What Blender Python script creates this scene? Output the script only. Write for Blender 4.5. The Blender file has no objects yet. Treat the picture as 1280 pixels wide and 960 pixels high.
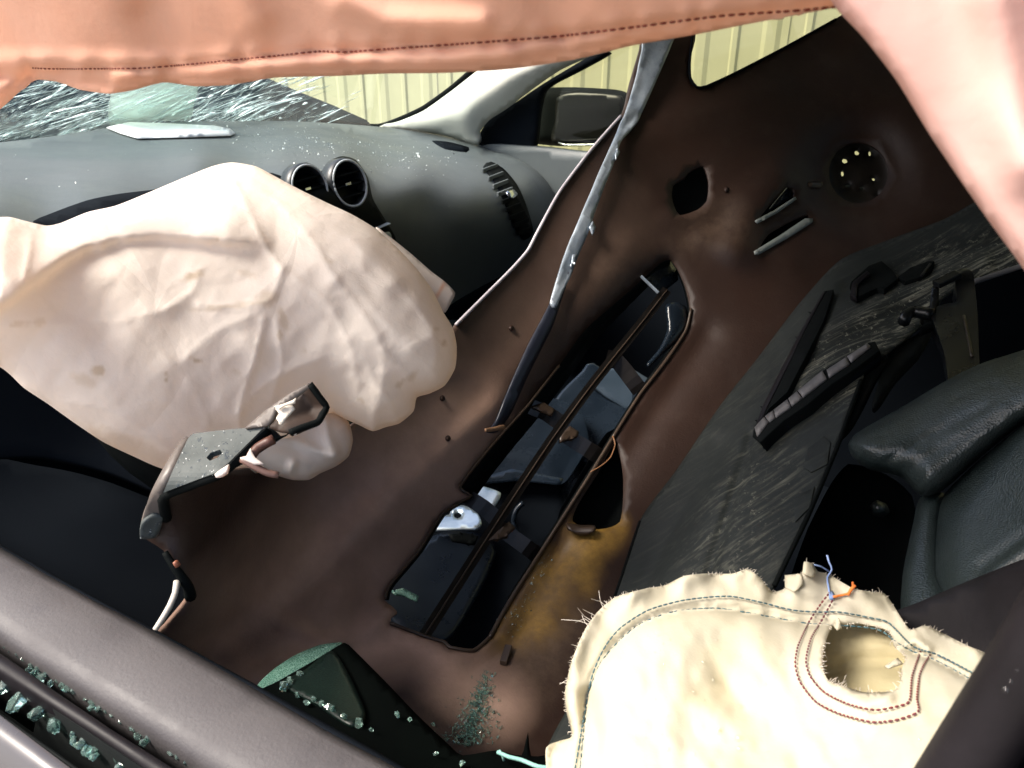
import bpy, bmesh, math, random
import numpy as np
from mathutils import Vector, Matrix
from mathutils.geometry import delaunay_2d_cdt

random.seed(7)
np.random.seed(7)
S = bpy.context.scene
COL = S.collection
R_ = math.radians

# ------------------------------------------------------------------ camera
# car axes: +X towards the passenger side, +Y towards the bonnet, Z up (ground = 0)
AZ, PITCH, FPX = R_(60), R_(27), 985.0
CAM = np.array([0.0, 0.0, 1.25])
_h = np.array([math.sin(AZ), math.cos(AZ), 0.0])
_r = np.array([math.cos(AZ), -math.sin(AZ), 0.0])
_z = np.array([0.0, 0.0, 1.0])
_f = _h * math.cos(PITCH) - _z * math.sin(PITCH)
_u = _h * math.sin(PITCH) + _z * math.cos(PITCH)
cam_d = bpy.data.cameras.new('camera')
cam = bpy.data.objects.new('camera', cam_d)
COL.objects.link(cam)
m = Matrix.Identity(4)
for i in range(3):
    m[i][0], m[i][1], m[i][2], m[i][3] = _r[i], _u[i], -_f[i], CAM[i]
cam.matrix_world = m
cam_d.sensor_width = 36
cam_d.lens = 36 * FPX / 1280
cam_d.clip_start, cam_d.clip_end = 0.02, 500
cam_d.dof.use_dof = True
cam_d.dof.focus_distance = 0.72
cam_d.dof.aperture_fstop = 21
S.camera = cam

# ------------------------------------------------------------------ light
SUN_EL, SUN_AZ = R_(50), R_(-38)          # azimuth from +Y (car front) towards -X (driver side)
w = bpy.data.worlds.new('World')
S.world = w
w.use_nodes = True
nt = w.node_tree
bg = nt.nodes['Background']
sky = nt.nodes.new('ShaderNodeTexSky')
sky.sky_type = 'NISHITA'
sky.sun_disc = False
sky.sun_elevation = SUN_EL
sky.sun_rotation = SUN_AZ
sky.dust_density = 4.0
sky.air_density = 1.0
nt.links.new(sky.outputs[0], bg.inputs[0])
bg.inputs[1].default_value = 0.14
sd = bpy.data.lights.new('sun', 'SUN')
sd.energy = 3.3
sd.angle = R_(26)
sd.color = (1, .93, .83)
sun = bpy.data.objects.new('sun', sd)
COL.objects.link(sun)
sdir = Vector((math.sin(SUN_AZ) * math.cos(SUN_EL), math.cos(SUN_AZ) * math.cos(SUN_EL), math.sin(SUN_EL)))
sun.rotation_euler = sdir.to_track_quat('Z', 'Y').to_euler()
sun.location = (-3, 2, 5)
S.view_settings.view_transform = 'Standard'
S.view_settings.look = 'None'
S.view_settings.exposure = 1.15
S.view_settings.gamma = 1
S.cycles.max_bounces = 10
S.cycles.diffuse_bounces = 5
S.cycles.transparent_max_bounces = 12
S.cycles.sample_clamp_indirect = 4
S.cycles.use_denoising = True


# ------------------------------------------------------------------ helpers
def rays(p):
    p = np.atleast_2d(np.asarray(p, float))[:, :2]
    return _f[None] + _r[None] * ((p[:, :1] - 640) / FPX) + _u[None] * ((480 - p[:, 1:2]) / FPX)


def at(px, py, d):
    return Vector(CAM + rays([[px, py]])[0] * d)


def on_x(px, py, X):                      # depth at which the sight line meets the plane x = X
    return X / rays([[px, py]])[0][0]


def on_y(px, py, Y):
    return Y / rays([[px, py]])[0][1]


def tps(pts):
    """thin plate spline through (px, py, value) control points"""
    a = np.array(pts, float)
    xy, v = a[:, :2] / 1000, a[:, 2]
    n = len(a)

    def k(d2):
        return np.where(d2 > 1e-12, .5 * d2 * np.log(d2 + 1e-12), 0)
    d2 = ((xy[:, None] - xy[None]) ** 2).sum(2)
    M = np.zeros((n + 3, n + 3))
    M[:n, :n] = k(d2) + np.eye(n) * 1e-5
    M[:n, n] = 1
    M[:n, n + 1:] = xy
    M[n, :n] = 1
    M[n + 1:, :n] = xy.T
    c = np.linalg.solve(M, np.concatenate([v, [0, 0, 0]]))

    def f(p):
        q = np.atleast_2d(np.asarray(p, float))[:, :2] / 1000
        dd = ((q[:, None] - xy[None]) ** 2).sum(2)
        return k(dd) @ c[:n] + c[n] + q @ c[n + 1:]
    return f


_lat = np.random.RandomState(3).rand(256, 256)


def vnoise(x, y):
    x, y = np.asarray(x, float), np.asarray(y, float)
    xi, yi = np.floor(x).astype(int), np.floor(y).astype(int)
    fx, fy = x - xi, y - yi
    fx, fy = fx * fx * (3 - 2 * fx), fy * fy * (3 - 2 * fy)
    g = lambda a, b: _lat[a % 256, b % 256]
    return ((g(xi, yi) * (1 - fx) + g(xi + 1, yi) * fx) * (1 - fy)
            + (g(xi, yi + 1) * (1 - fx) + g(xi + 1, yi + 1) * fx) * fy)


def fbm(p, s, ang=0, stretch=1, oct=3, seed=0):
    c, si = math.cos(R_(ang)), math.sin(R_(ang))
    x = (p[:, 0] * c + p[:, 1] * si) / (s * stretch) + seed * 17.3
    y = (-p[:, 0] * si + p[:, 1] * c) / s + seed * 9.1
    t, amp, tot = 0, 1, 0
    for i in range(oct):
        t = t + amp * vnoise(x * 2 ** i + i * 5.2, y * 2 ** i + i * 3.7)
        tot += amp
        amp *= .5
    return t / tot


def ridged(p, s, ang=0, stretch=1, seed=0):
    return 1 - np.abs(2 * fbm(p, s, ang, stretch, 2, seed) - 1) * 2


def pdist(p, poly, closed=False):
    p = np.atleast_2d(np.asarray(p, float))[:, :2]
    a = np.asarray(poly, float)[:, :2]
    b = np.roll(a, -1, 0) if closed else a[1:]
    if not closed:
        a = a[:-1]
    out = np.full(len(p), 1e9)
    for i in range(len(a)):
        ab = b[i] - a[i]
        l2 = max((ab ** 2).sum(), 1e-9)
        t = np.clip(((p - a[i]) @ ab) / l2, 0, 1)
        out = np.minimum(out, np.sqrt(((p - a[i] - t[:, None] * ab) ** 2).sum(1)))
    return out


def inside(p, poly):
    p = np.atleast_2d(p)
    a = np.asarray(poly, float)
    b = np.roll(a, -1, 0)
    c = np.zeros(len(p), bool)
    for (x1, y1), (x2, y2) in zip(a, b):
        if y1 == y2:
            continue
        hit = ((y1 > p[:, 1]) != (y2 > p[:, 1])) & (p[:, 0] < (x2 - x1) * (p[:, 1] - y1) / (y2 - y1) + x1)
        c ^= hit
    return c


def spline(pts, step, closed=True, smooth=True):
    P = [np.array(q[:2], float) for q in pts]
    n = len(P)
    out = []
    for i in range(n if closed else n - 1):
        p1, p2 = P[i], P[(i + 1) % n]
        p0 = P[i - 1] if (closed or i > 0) else p1
        p3 = P[(i + 2) % n] if (closed or i + 2 < n) else p2
        k = max(1, int(round(np.linalg.norm(p2 - p1) / step)))
        for j in range(k):
            t = j / k
            if smooth:
                q = .5 * (2 * p1 + (p2 - p0) * t + (2 * p0 - 5 * p1 + 4 * p2 - p3) * t * t + (3 * p1 - p0 - 3 * p2 + p3) * t ** 3)
                q = .65 * q + .35 * (p1 * (1 - t) + p2 * t)
            else:
                q = p1 * (1 - t) + p2 * t
            out.append(q)
    if not closed:
        out.append(P[-1])
    return np.array(out)


def tri(outline, holes=(), step=8, smooth=True, jit=.2):
    """triangulate a region with holes; returns vertices, triangles and a boundary flag"""
    ol = spline(outline, step, True, smooth)
    hs = [spline(h, min(step, 6), True, smooth) for h in holes]
    x0, y0 = ol.min(0)
    x1, y1 = ol.max(0)
    gx, gy = np.meshgrid(np.arange(x0, x1, step), np.arange(y0, y1, step))
    gx = gx + (np.arange(gx.shape[0])[:, None] % 2) * step * .5
    g = np.stack([gx.ravel(), gy.ravel()], 1)
    g += (np.random.rand(*g.shape) - .5) * step * jit
    ok = inside(g, ol) & (pdist(g, ol, True) > step * .55)
    for h in hs:
        ok &= ~inside(g, h) & (pdist(g, h, True) > step * .75)
    g = g[ok]
    V, E, n = [ol], [], len(ol)
    E += [(i, (i + 1) % n) for i in range(n)]
    for h in hs:
        b = sum(len(q) for q in V)
        V.append(h)
        E += [(b + i, b + (i + 1) % len(h)) for i in range(len(h))]
    V.append(g)
    allv = np.concatenate(V)
    r = delaunay_2d_cdt([Vector(v) for v in allv], E, [], 0, 1e-4)
    v2 = np.array([list(v) for v in r[0]])
    F = np.array([f for f in r[2] if len(f) == 3])
    c = v2[F].mean(1)
    ok = inside(c, ol)
    for h in hs:
        ok &= ~inside(c, h)
    F = F[ok]
    bd = pdist(v2, ol, True)
    return v2, F, bd


WL = {}                                   # where each object's own origin stands in the world


def link(name, me, mat=None, parent=None):
    o = bpy.data.objects.new(name, me)
    COL.objects.link(o)
    if mat and not me.materials:
        me.materials.append(mat)
    if parent:
        o.parent = parent
    return o


def mesh(name, V, F, mat, parent=None, smooth=True, attrs=None, fix=None):
    """one mesh object, origin at its own centre; attrs: {name: per-vertex floats}"""
    V = np.asarray(V, float)
    c = V.mean(0)
    me = bpy.data.meshes.new(name)
    me.from_pydata([tuple(v) for v in V - c], [], [tuple(int(i) for i in f) for f in F])
    if attrs:
        for k, a in attrs.items():
            at_ = me.attributes.new(k, 'FLOAT', 'POINT')
            at_.data.foreach_set('value', np.asarray(a, np.float32))
    if fix == 'out':
        bm = bmesh.new()
        bm.from_mesh(me)
        bmesh.ops.recalc_face_normals(bm, faces=bm.faces)
        bm.to_mesh(me)
        bm.free()
    elif fix == 'cam':
        t = sum(me.polygons[i].normal.dot(Vector(CAM - c) - me.polygons[i].center) * me.polygons[i].area for i in range(len(me.polygons)))
        if t < 0:
            me.flip_normals()
    if smooth:
        me.polygons.foreach_set('use_smooth', [True] * len(me.polygons))
    me.update()
    o = link(name, me, mat, parent)
    WL[o.name] = Vector(c)
    o.location = Vector(c) - (WL[parent.name] if parent else Vector((0, 0, 0)))
    return o


def solid(o, t, off=-1.0, bev=0):
    md = o.modifiers.new('thickness', 'SOLIDIFY')
    md.thickness = t
    md.offset = off
    md.use_even_offset = False
    if bev:
        b = o.modifiers.new('round', 'BEVEL')
        b.width = bev
        b.segments = 2
        b.limit_method = 'ANGLE'
        b.angle_limit = R_(50)
    return o


def sheet(name, outline, depth, mat, parent=None, holes=(), step=8, thick=.002, smooth=True, attrs=None, off=-1.0, bev=0, flat=False):
    """a sheet of real thickness laid out along sight lines at given distances"""
    v2, F, bd = tri(outline, holes, step, smooth)
    d = depth(v2) if callable(depth) else np.full(len(v2), depth)
    V = CAM + rays(v2) * np.asarray(d)[:, None]
    at_ = {k: f(v2) for k, f in attrs.items()} if attrs else None
    o = mesh(name, V, F, mat, parent, not flat, at_, 'cam')
    if thick:
        solid(o, thick, off, bev)
    return o


def pillow(name, outline, d0, front, back, edge, mat, parent=None, step=6, relief=None, attrs=None, smooth=True, relief_edge=12):
    """closed cushion: front and back skins meeting at the rim"""
    v2, F, bd = tri(outline, (), step, smooth)
    q = np.clip(bd / edge, 0, 1)
    prof = np.sqrt(np.clip(1 - (1 - q) ** 2, 0, 1))
    dc = d0(v2) if callable(d0) else np.full(len(v2), d0)
    df = dc - front * prof
    if relief is not None:
        df = df - relief(v2) * np.clip(bd / relief_edge, 0, 1)
    db = dc + back * prof
    n = len(v2)
    rim = bd < 1e-3
    idx = np.arange(n)
    idx[~rim] = n + np.arange((~rim).sum())
    V = np.concatenate([CAM + rays(v2) * df[:, None], (CAM + rays(v2) * db[:, None])[~rim]])
    FF = np.concatenate([F, idx[F][:, ::-1]])
    a = None
    if attrs:
        a = {}
        for k, f in attrs.items():
            val = f(v2)
            a[k] = np.concatenate([val, val[~rim]])
    return mesh(name, V, FF, mat, parent, True, a, 'out')


def tube(name, pts, r, mat, parent=None, n=8, closed=False, taper=None):
    P = [Vector(p) for p in pts]
    V, F = [], []
    up = Vector((.3, .2, .93))
    m_ = len(P)
    for i, p in enumerate(P):
        t = (P[min(i + 1, m_ - 1)] - P[max(i - 1, 0)]).normalized()
        a = t.cross(up)
        if a.length < 1e-4:
            a = t.cross(Vector((1, 0, 0)))
        a.normalize()
        b = t.cross(a)
        rr = r if not taper else r * (taper[0] + (taper[1] - taper[0]) * i / (m_ - 1))
        for k in range(n):
            th = 2 * math.pi * k / n
            V.append(p + a * math.cos(th) * rr + b * math.sin(th) * rr)
    for i in range(m_ - 1):
        for k in range(n):
            F.append((i * n + k, i * n + (k + 1) % n, (i + 1) * n + (k + 1) % n, (i + 1) * n + k))
    F.append(tuple(range(n))[::-1])
    F.append(tuple((m_ - 1) * n + k for k in range(n)))
    return mesh(name, V, F, mat, parent, True, None, 'out')


def pxtube(name, pts, depth, r, mat, parent=None, n=8, step=6, taper=None, smooth=True):
    q = spline(pts, step, False, smooth)
    d = depth(q) if callable(depth) else np.full(len(q), depth)
    return tube(name, CAM + rays(q) * np.asarray(d)[:, None], r, mat, parent, n, taper=taper)


def bar(name, a, b, wid, hei, mat, parent=None, up=(0, 0, 1), bev=.0008):
    """rectangular bar from a to b"""
    a, b = Vector(a), Vector(b)
    t = (b - a).normalized()
    s = t.cross(Vector(up)).normalized()
    u = s.cross(t)
    bm = bmesh.new()
    vs = []
    for p in (a, b):
        for i, j in ((-1, -1), (1, -1), (1, 1), (-1, 1)):
            vs.append(bm.verts.new(p + s * i * wid / 2 + u * j * hei / 2))
    for f in ((0, 1, 2, 3), (7, 6, 5, 4), (0, 4, 5, 1), (1, 5, 6, 2), (2, 6, 7, 3), (3, 7, 4, 0)):
        bm.faces.new([vs[i] for i in f])
    bmesh.ops.recalc_face_normals(bm, faces=bm.faces)
    if bev:
        bmesh.ops.bevel(bm, geom=list(bm.edges), offset=bev, segments=2, profile=.5, affect='EDGES')
    bm.verts.index_update()
    V = [tuple(v.co) for v in bm.verts]
    F = [[v.index for v in f.verts] for f in bm.faces]
    bm.free()
    return mesh(name, V, F, mat, parent, False)


def box(name, x0, x1, y0, y1, z0, z1, mat, parent=None, bev=.004):
    V = [(x, y, z) for x in (x0, x1) for y in (y0, y1) for z in (z0, z1)]
    bm = bmesh.new()
    vs = [bm.verts.new(v) for v in V]
    for f in ((0, 1, 3, 2), (4, 6, 7, 5), (0, 4, 5, 1), (2, 3, 7, 6), (0, 2, 6, 4), (1, 5, 7, 3)):
        bm.faces.new([vs[i] for i in f])
    bmesh.ops.recalc_face_normals(bm, faces=bm.faces)
    if bev:
        bmesh.ops.bevel(bm, geom=list(bm.edges), offset=bev, segments=2, profile=.5, affect='EDGES')
    bm.verts.index_update()
    Vv = [tuple(v.co) for v in bm.verts]
    F = [[v.index for v in f.verts] for f in bm.faces]
    bm.free()
    return mesh(name, Vv, F, mat, parent, False)


def empty(name, loc, label, cat, group=None):
    o = bpy.data.objects.new(name, None)
    o.empty_display_size = .05
    COL.objects.link(o)
    o.location = loc
    WL[o.name] = Vector(loc)
    tag(o, label, cat, group)
    return o


def tag(o, label=None, cat=None, group=None, kind=None):
    if label:
        o['label'] = label
    if cat:
        o['category'] = cat
    if group:
        o['group'] = group
    if kind:
        o['kind'] = kind
    return o


def stitches(name, pts, depth, mat, parent, dash, gap, r, lift=.0016):
    """a row of short thread stitches, each its own little capsule, joined into one part"""
    q = spline(pts, 1.5, False)
    d = (depth(q) if callable(depth) else np.full(len(q), depth)) - lift
    P = CAM + rays(q) * d[:, None]
    L = np.concatenate([[0], np.cumsum(np.linalg.norm(np.diff(P, axis=0), axis=1))])
    V, F = [], []
    s = 0
    while s + dash < L[-1]:
        a = np.array([np.interp(s, L, P[:, k]) for k in range(3)])
        b = np.array([np.interp(s + dash, L, P[:, k]) for k in range(3)])
        t = Vector(b - a).normalized()
        view = Vector(CAM - a).normalized()
        sd_ = t.cross(view).normalized()
        n0 = len(V)
        for k, (c, rr) in enumerate(((0, .45), (.3, 1), (.7, 1), (1, .45))):
            pc = Vector(a * (1 - c) + b * c) + view * (r * .5 * rr)
            for j in range(5):
                th = 2 * math.pi * j / 5
                V.append(pc + sd_ * math.cos(th) * r * rr + view * math.sin(th) * r * rr)
        for k in range(3):
            for j in range(5):
                F.append((n0 + k * 5 + j, n0 + k * 5 + (j + 1) % 5, n0 + k * 5 + 5 + (j + 1) % 5, n0 + k * 5 + 5 + j))
        F.append(tuple(n0 + j for j in range(5)))
        F.append(tuple(n0 + 15 + j for j in range(5)))
        s += dash + gap
    return mesh(name, V, F, mat, parent, True, None, 'out')


# ------------------------------------------------------------------ materials
class N:
    def __init__(s, name):
        s.m = bpy.data.materials.new(name)
        s.m.use_nodes = True
        s.t = s.m.node_tree
        s.b = s.t.nodes['Principled BSDF']
        s.out = s.t.nodes['Material Output']

    def n(s, ty, **kw):
        x = s.t.nodes.new(ty)
        for k, v in kw.items():
            setattr(x, k, v)
        return x

    def l(s, a, b):
        s.t.links.new(a, b)

    def noise(s, scale, detail=4, rough=.6, stretch=None, rot=(0, 0, 0)):
        tc = s.n('ShaderNodeTexCoord')
        mp = s.n('ShaderNodeMapping')
        mp.inputs['Rotation'].default_value = rot
        if stretch:
            mp.inputs['Scale'].default_value = stretch
        s.l(tc.outputs['Object'], mp.inputs[0])
        x = s.n('ShaderNodeTexNoise')
        x.inputs['Scale'].default_value = scale
        x.inputs['Detail'].default_value = detail
        x.inputs['Roughness'].default_value = rough
        s.l(mp.outputs[0], x.inputs['Vector'])
        return x.outputs['Fac']

    def voro(s, scale, feat='DISTANCE_TO_EDGE', stretch=None, rot=(0, 0, 0)):
        tc = s.n('ShaderNodeTexCoord')
        mp = s.n('ShaderNodeMapping')
        mp.inputs['Rotation'].default_value = rot
        if stretch:
            mp.inputs['Scale'].default_value = stretch
        s.l(tc.outputs['Object'], mp.inputs[0])
        x = s.n('ShaderNodeTexVoronoi', feature=feat)
        x.inputs['Scale'].default_value = scale
        s.l(mp.outputs[0], x.inputs['Vector'])
        return x.outputs['Distance']

    def ramp(s, fac, stops):
        r = s.n('ShaderNodeValToRGB')
        e = r.color_ramp.elements
        while len(e) < len(stops):
            e.new(.5)
        for i, (p, c) in enumerate(stops):
            e[i].position = p
            e[i].color = (*c, 1) if len(c) == 3 else c
        s.l(fac, r.inputs[0])
        return r.outputs[0]

    def attr(s, name):
        a = s.n('ShaderNodeAttribute', attribute_name=name)
        return a.outputs['Fac']

    def mix(s, fac, a, b):
        x = s.n('ShaderNodeMix', data_type='RGBA')
        for sock, v in ((x.inputs[0], fac), (x.inputs[6], a), (x.inputs[7], b)):
            if isinstance(v, (int, float)):
                sock.default_value = v
            elif isinstance(v, tuple):
                sock.default_value = (*v, 1)
            else:
                s.l(v, sock)
        return x.outputs[2]

    def math(s, op, a, b=0.0):
        x = s.n('ShaderNodeMath', operation=op)
        for i, v in enumerate((a, b)):
            if isinstance(v, (int, float)):
                x.inputs[i].default_value = v
            else:
                s.l(v, x.inputs[i])
        return x.outputs[0]

    def bump(s, h, strength=.3, dist=.001, prev=None):
        x = s.n('ShaderNodeBump')
        x.inputs['Strength'].default_value = strength
        x.inputs['Distance'].default_value = dist
        s.l(h, x.inputs['Height'])
        if prev is not None:
            s.l(prev, x.inputs['Normal'])
        return x.outputs[0]

    def set(s, **kw):
        names = dict(col='Base Color', rough='Roughness', metal='Metallic', spec='Specular IOR Level', nor='Normal',
                     trans='Transmission Weight', ior='IOR', coat='Coat Weight', sheen='Sheen Weight', alpha='Alpha')
        for k, v in kw.items():
            i = s.b.inputs[names[k]]
            if isinstance(v, tuple):
                i.default_value = (*v, 1)
            elif isinstance(v, (int, float)):
                i.default_value = v
            else:
                s.l(v, i)
        return s


def plastic(name, c1, c2=None, rough=.5, grain=900, gs=.25, var=12, spec=.5, dust=None, dust_amt=.5):
    x = N(name)
    c2 = c2 or tuple(v * .7 for v in c1)
    col = x.ramp(x.noise(var, 5), [(.3, c2), (.7, c1)])
    if dust:
        f = x.ramp(x.noise(var * 3.3, 6, .7), [(.45, (0, 0, 0)), (.75, (dust_amt,) * 3)])
        col = x.mix(f, col, dust)
    rv = x.ramp(x.noise(var * 2, 4), [(.3, (rough * .8,) * 3), (.7, (min(1, rough * 1.2),) * 3)])
    x.set(col=col, rough=rv, spec=spec, nor=x.bump(x.noise(grain, 2), gs, .0004))
    return x.m


def cloth(name, c1, c2, transl, tcol, stain=None, weave=1500, wb=.12, var=9, rough=.75, crumple=0):
    """woven nylon that lets light through"""
    x = N(name)
    col = x.ramp(x.noise(var, 4), [(.32, c1), (.68, c2)])
    if stain:
        s1 = x.math('MULTIPLY', x.attr('stain'), 1.0)
        col = x.mix(s1, col, stain)
    nor = x.bump(x.noise(weave, 2), wb, .0003)
    nor = x.bump(x.noise(60, 4, .6), .22, .003, nor)
    if crumple:                                     # sharp creases between flat facets, as in handled nylon
        tc = x.n('ShaderNodeTexCoord')
        for sc_, st in ((11, 1.0), (27, .55)):
            dn = x.n('ShaderNodeTexNoise')
            dn.inputs['Scale'].default_value = sc_ * .6
            x.l(tc.outputs['Object'], dn.inputs['Vector'])
            va = x.n('ShaderNodeVectorMath', operation='MULTIPLY_ADD')
            va.inputs[1].default_value = (1.2 / sc_,) * 3
            x.l(dn.outputs['Color'], va.inputs[0])
            x.l(tc.outputs['Object'], va.inputs[2])
            vo = x.n('ShaderNodeTexVoronoi', feature='DISTANCE_TO_EDGE')
            vo.inputs['Scale'].default_value = sc_
            x.l(va.outputs[0], vo.inputs['Vector'])
            nor = x.bump(x.math('MINIMUM', vo.outputs['Distance'], .22), crumple * st, .012 * 11 / sc_, nor)
    x.set(col=col, rough=rough, spec=.25, nor=nor)
    tr = x.n('ShaderNodeBsdfTranslucent')
    if isinstance(tcol, tuple):
        tr.inputs[0].default_value = (*tcol, 1)
    x.l(nor, tr.inputs['Normal'])
    ms = x.n('ShaderNodeMixShader')
    ms.inputs[0].default_value = transl
    x.l(x.b.outputs[0], ms.inputs[1])
    x.l(tr.outputs[0], ms.inputs[2])
    x.l(ms.outputs[0], x.out.inputs[0])
    return x.m


M = {}
M['dash'] = plastic('dash_grain', (.098, .114, .118), (.085, .099, .103), .52, 520, .6, 4, .5, (.20, .21, .20), .12)
M['dash_dark'] = plastic('dark_trim', (.006, .008, .011), (.004, .0055, .008), .8, 600, .3, 12, .03)
M['black'] = plastic('black_plastic', (.006, .0075, .0075), (.003, .004, .004), .7, 500, .25, 12, .07)
M['matte_black'] = plastic('matte_black_plastic', (.0022, .0034, .003), (.0015, .002, .002), .85, 500, .25, 12, .015)
M['vent'] = plastic('vent_housing', (.030, .035, .038), (.02, .024, .027), .42, 400, .2)
M['black_gloss'] = plastic('gloss_black', (.006, .007, .008), None, .3, 300, .08, 12, .35)
M['console'] = plastic('console_plastic', (.011, .018, .028), (.006, .010, .016), .26, 700, .3)
M['rubber'] = plastic('rubber_seal', (.011, .009, .011), (.007, .006, .007), .5, 420, .25, 20, .2)
M['sill'] = plastic('door_trim', (.085, .078, .080), (.062, .057, .060), .62, 420, .7, 16, .4)
M['skin'] = plastic('grey_paint', (.075, .07, .075), (.06, .056, .061), .25, 40, .02)
M['pillar'] = plastic('pillar_cloth', (.52, .52, .46), (.46, .47, .42), .8, 900, .4)
M['headliner'] = plastic('headliner', (.42, .40, .36), None, .9, 900, .4)
M['paper'] = plastic('white_paper', (.85, .85, .83), (.8, .8, .79), .7, 200, .05)
M['silver'] = plastic('satin_silver', (.55, .6, .62), (.45, .5, .52), .28, 300, .05)
x = N('brushed_plate'); x.set(col=x.ramp(x.noise(30, 4), [(.35, (.34, .44, .52)), (.65, (.62, .72, .78))]), metal=.75, rough=.3); M['plate'] = x.m
x = N('chrome'); x.set(col=(.75, .78, .8), metal=1, rough=.16); M['chrome'] = x.m

# bumper inside: brown-black moulded plastic, muddy patches and an oily yellow stain of its own shape
x = N('bumper_plastic')
c = x.ramp(x.noise(5, 5), [(.3, (.019, .0085, .0055)), (.7, (.035, .0165, .011))])
c = x.mix(x.ramp(x.noise(22, 6, .7), [(.5, (0, 0, 0)), (.8, (.4, .4, .4))]), c, (.06, .04, .031))
c = x.mix(x.math('MULTIPLY', x.attr('stain'), x.ramp(x.noise(70, 5, .7), [(.3, (.45,) * 3), (.7, (1, 1, 1))])), c, (.36, .205, .035))
c = x.mix(x.math('MULTIPLY', x.attr('mud'), x.ramp(x.noise(90, 5, .7), [(.3, (.3,) * 3), (.7, (1, 1, 1))])), c, (.13, .088, .06))
c = x.mix(x.math('MULTIPLY', x.attr('painted_light'), x.ramp(x.noise(30, 4, .6), [(.3, (.75,) * 3), (.7, (1, 1, 1))])), c, (.64, .42, .32))  # brighter, sheen-lit left side painted into the bumper colour
rv = x.ramp(x.noise(14, 5), [(.3, (.46,) * 3), (.7, (.58,) * 3)])
x.set(col=c, rough=rv, spec=.4, nor=x.bump(x.noise(420, 3), .5, .0006, x.bump(x.noise(60, 5, .7), .14, .002, x.bump(x.noise(25, 3), .1, .004))))
M['bumper'] = x.m
M['web'] = plastic('grille_web_plastic', (.011, .009, .008), (.006, .005, .005), .35, 300, .2, 30, .35)
M['bumper_edge'] = plastic('bumper_cut_edge', (.065, .042, .027), (.032, .021, .015), .4, 300, .2)
M['bonnet'] = plastic('crumpled_dark_paint', (.04, .062, .092), (.055, .078, .10), .45, 30, .6, 4, .3)
M['rim'] = plastic('pale_torn_edge', (.5, .47, .5), (.3, .27, .3), .45, 300, .3)

# lip strip: silver-blue paint with scuffs
x = N('silver_paint')
c = x.ramp(x.noise(18, 6, .7), [(.35, (.22, .27, .33)), (.65, (.42, .48, .54))])
c = x.mix(x.ramp(x.noise(120, 4, .8, (1, 1, .25)), [(.6, (0, 0, 0)), (.72, (.8,) * 3)]), c, (.07, .06, .09))
x.set(col=c, metal=.35, rough=.34, nor=x.bump(x.noise(120, 4), .25, .001))
M['lip'] = x.m
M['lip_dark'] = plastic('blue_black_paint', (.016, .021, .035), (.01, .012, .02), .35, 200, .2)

_sd = (at(1100, 420, .86) - at(1000, 472, .85)).normalized()
_srot = _sd.to_track_quat('X', 'Z').inverted().to_euler()


def scratches(x, scale, along):
    tc = x.n('ShaderNodeTexCoord')
    a = x.n('ShaderNodeMapping')
    a.inputs['Rotation'].default_value = _srot
    b = x.n('ShaderNodeMapping')
    b.inputs['Scale'].default_value = (along, 1, 1)
    nz = x.n('ShaderNodeTexNoise')
    nz.inputs['Scale'].default_value = scale
    nz.inputs['Detail'].default_value = 5
    nz.inputs['Roughness'].default_value = .65
    x.l(tc.outputs['Object'], a.inputs[0])
    x.l(a.outputs[0], b.inputs[0])
    x.l(b.outputs[0], nz.inputs['Vector'])
    return nz.outputs['Fac']


# undertray: scuffed grey plastic, scratches along its length
x = N('scuffed_plastic')
c = x.ramp(x.noise(7, 5), [(.3, (.010, .0125, .012)), (.7, (.024, .028, .026))])
sc = x.math('MULTIPLY', x.ramp(scratches(x, 210, .05), [(.48, (0, 0, 0)), (.66, (1, 1, 1))]), x.math('ADD', x.math('MULTIPLY', x.attr('streak'), .5), x.ramp(scratches(x, 60, .12), [(.4, (.1,) * 3), (.65, (.7,) * 3)])))
c = x.mix(x.math('MULTIPLY', sc, x.math('ADD', .05, x.math('MULTIPLY', x.attr('scuff'), .8))), c, (.40, .39, .30))
c = x.mix(x.math('MULTIPLY', x.ramp(x.noise(160, 5, .8), [(.58, (0, 0, 0)), (.68, (1, 1, 1))]), x.attr('scuff')), c, (.40, .39, .30))
x.set(col=c, rough=.6, spec=.25, nor=x.bump(sc, .12, .0006, x.bump(x.noise(200, 4), .3, .0008)))
M['tray'] = x.m
M['scuffed_bar'] = plastic('scuffed_bar', (.19, .18, .18), (.08, .08, .08), .6, 160, .8, 60)

# leather
x = N('leather')
v = x.voro(640, 'F1')
x.set(col=x.ramp(x.noise(14, 4), [(.3, (.018, .027, .027)), (.7, (.028, .039, .038))]), rough=x.ramp(x.noise(30, 4), [(.3, (.30,) * 3), (.7, (.42,) * 3)]),
      spec=.65, nor=x.bump(v, .6, .0006, x.bump(x.noise(38, 5, .65), .35, .004)))
M['leather'] = x.m
M['seam'] = plastic('thread_dark', (.02, .022, .022), None, .7)

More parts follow.
